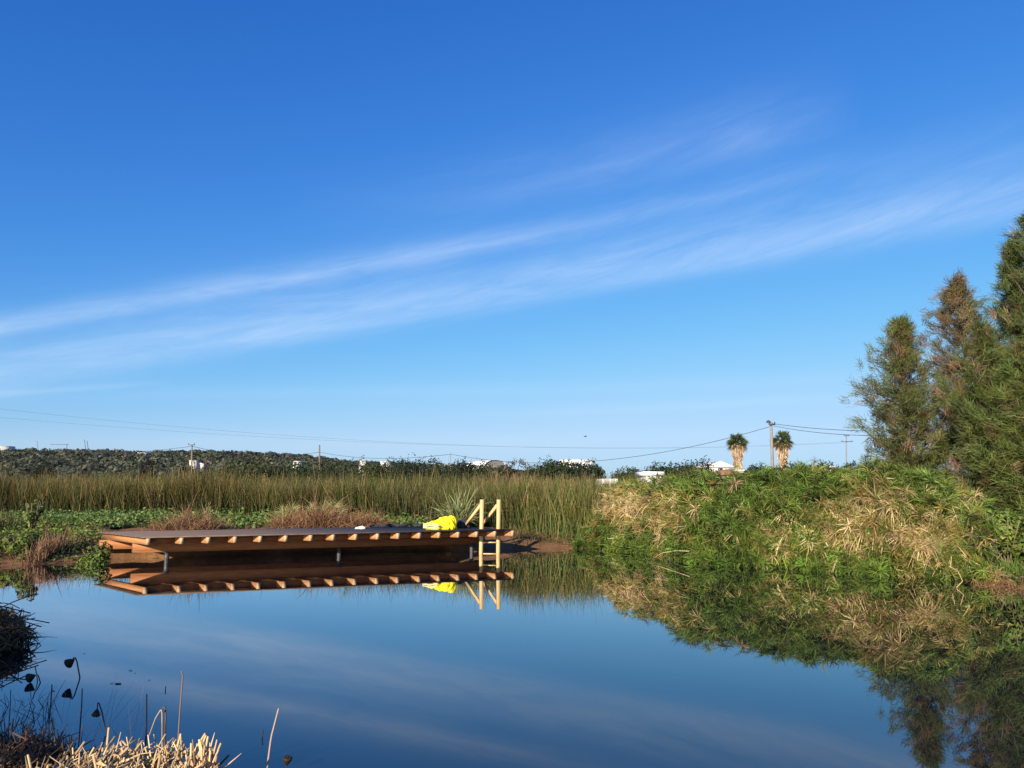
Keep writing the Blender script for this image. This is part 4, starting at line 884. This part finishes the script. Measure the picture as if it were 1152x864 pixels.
stem('lotus_stem', 'short dark stem with a drooping pod close to the left heap', [b - [0, 0, .2], b, atD(43, 760, D0), atD(41, 758, D0), atD(39.5, 749, D0)], .006, DK, None)
stem('lotus_stem', 'low drooping pod hanging over the water next to the left heap', [b + [-.04, .02, -.2], b + [-.04, .02, 0], atD(41.5, 761, D0), atD(40, 759.5, D0)], .005, DK, ((-.8, 0, -.35), .046))
b = at(119, 822, .02); D0 = b[1]
stem('lotus_stem', 'brown pod hanging from a kinked stem above the shaded heap', [b, atD(115, 802, D0), atD(111.5, 791, D0), atD(110, 790.5, D0), atD(109.5, 797, D0)], .0055, (.09, .06, .045), ((-.15, 0, -1), .033))
for px0, y0, px1, y1, r_, col, lab in (
        (55, 812, 58.5, 770, .006, DK, 'dark straight stem near the left heap, leaning a little right'),
        (90.5, 812, 92.5, 774.5, .0055, DK, 'dark straight stem below the tallest nodding pod'),
        (164, 836, 165, 781, .007, (.03, .024, .022), 'black upright stem behind the straw heap'),
        (10, 817, 12, 776, .004, DK, 'thin crooked stem at the far left of the shallows')):
    b = at(px0, y0, 0); stem('lotus_stem', lab, [b - [0, 0, .25], b, atD((px0 + px1) / 2 + .4, (y0 + y1) / 2, b[1]), atD(px1, y1, b[1])], r_, col)
b = at(200, 838, .05); D0 = b[1]
stem('lotus_stem', 'tallest stem, upright with a hooked tip behind the straw heap', [b - [0, 0, .15], atD(202.5, 800, D0), atD(205, 770, D0), atD(205.5, 760, D0), atD(204, 755, D0)], .006, (.17, .115, .085))
b = at(183.5, 828, .1); D0 = b[1]
stem('lotus_stem', 'pale stem snapped into an upside down V over the straw heap', [b - [0, 0, .1], atD(182.5, 803, D0), atD(181.5, 797.5, D0), atD(175, 808, D0), atD(167, 830, D0)], .006, (.34, .24, .15))
b = at(186, 826, .1); D0 = b[1]
stem('lotus_stem', 'dark stem curled over just right of the snapped pale stem', [b - [0, 0, .1], atD(186.5, 805, D0), atD(185.5, 795, D0), atD(183, 797, D0)], .007, (.10, .065, .045))
b = at(298, 872, 0); D0 = b[1]
stem('lotus_stem', 'pinkish stem leaning right, alone at the bottom of the water', [b - [0, 0, .1], atD(305, 830, D0), atD(313.5, 797, D0)], .007, (.36, .25, .20))
b = at(295, 829.5, 0); stem('lotus_stem', 'very short black stem tip left of the leaning pinkish stem', [b - [0, 0, .2], b, b + [.004, 0, .055]], .006, (.02, .018, .018))
b = at(186, 776.5, 0); stem('lotus_stem', 'tiny black stem tip left of the tallest stem', [b - [0, 0, .2], b, b + [.003, 0, .035]], .005, (.02, .018, .018))
b = at(323, 872, 0); D0 = b[1]
stem('lotus_stem', 'black seed pod upright at the very bottom of the picture', [b - [0, 0, .2], b, atD(322.5, 861.5, D0)], .006, (.02, .018, .018), ((.1, -.1, 1), .034))
# sunlit broken stalk pairs sticking out of the straw heap
for a0, a1, lab in (((205, 868), (231, 825), 'longest cut stalk leaning right out of the straw heap'), ((216, 868), (232, 827), 'second long cut stalk leaning against the longest one'), ((119, 856), (122.5, 818.5), 'pale kinked stalk standing at the left end of the straw heap'), ((226, 868), (230, 851), 'short pointed cut stalk right of the two long leaning ones')):
    b = at(*a0, .08); stem('cut_stalk', lab, [b, atD((a0[0] + a1[0]) / 2, (a0[1] + a1[1]) / 2, b[1]), atD(*a1, b[1])], .0095, (.50, .36, .19), None, 'cut stalks of the straw heap', 'stalk')
# fine pale grass in the shallows
mb = MB(); n = 34; px = rng.uniform(60, 165, n); py = rng.uniform(805, 850, n); p = np.array([at(a, b, .02) for a, b in zip(px, py)])
blades(mb, p, np.c_[rng.normal(.35, .3, n), rng.normal(0, .2, n), np.ones(n)], rng.uniform(.15, .45, n), .0026, .1, jit((.20, .15, .10), n), jit((.22, .17, .12), n), 4)
n = 90; px = rng.uniform(-10, 60, n); py = rng.uniform(790, 840, n); p = np.array([at(a, b, -.02) for a, b in zip(px, py)])
blades(mb, p, rng.normal(0, .5, (n, 3)) * [1, 1, .1] + [0, 0, 1], rng.uniform(.08, .3, n), .006, .2, jit((.06, .045, .032), n), jit((.07, .05, .035), n), 3)
tag(mb.build('fine_grass', M_STALK), 'fine pale dead grass blades in the shallows', 'grass', kind='stuff')
mb = MB(); pts = np.array([at(a, b, .004) for a, b in ((147, 754), (133, 769), (126, 768.5), (168, 765), (60, 777), (152, 757), (95, 735))])
leaves(mb, pts, np.array([[0, 0, 1.0]] * len(pts)), np.array([.06, .10, .05, .04, .05, .03, .04]), (.05, .04, .03), .5, .02)
tag(mb.build('floating_debris', M_STALK), 'small dark bits of leaf floating on the pond', 'debris', kind='stuff')

# ------------------------------------------------------------------ a tree behind the photographer: it shades the left foreground
def shade_tree(x, y, H, rw):
    g = float(gz(x, y)); t = empty('shade_tree', (x, y, g), 'broad tree on the near bank behind the left stalk heaps', 'tree')
    a = MB(); tubes(a, np.array([[[0, 0, -.3], [.1, 0, H * .3], [0, .1, H * .6]]]), np.array([[.28, .2, .1]]), (.3, .3, .3), 8); a.build('trunk', M_BARK, t)
    b = MB(); leafy_crown(b, (0, 0, H * .55), (rw, rw, H * .48), 9000, .40, G1, lobes=22); b.build('crown', M_LEAF, t)
rng = np.random.default_rng(5)
shade_tree(-11.3, -5.5, 7.6, 3.5)
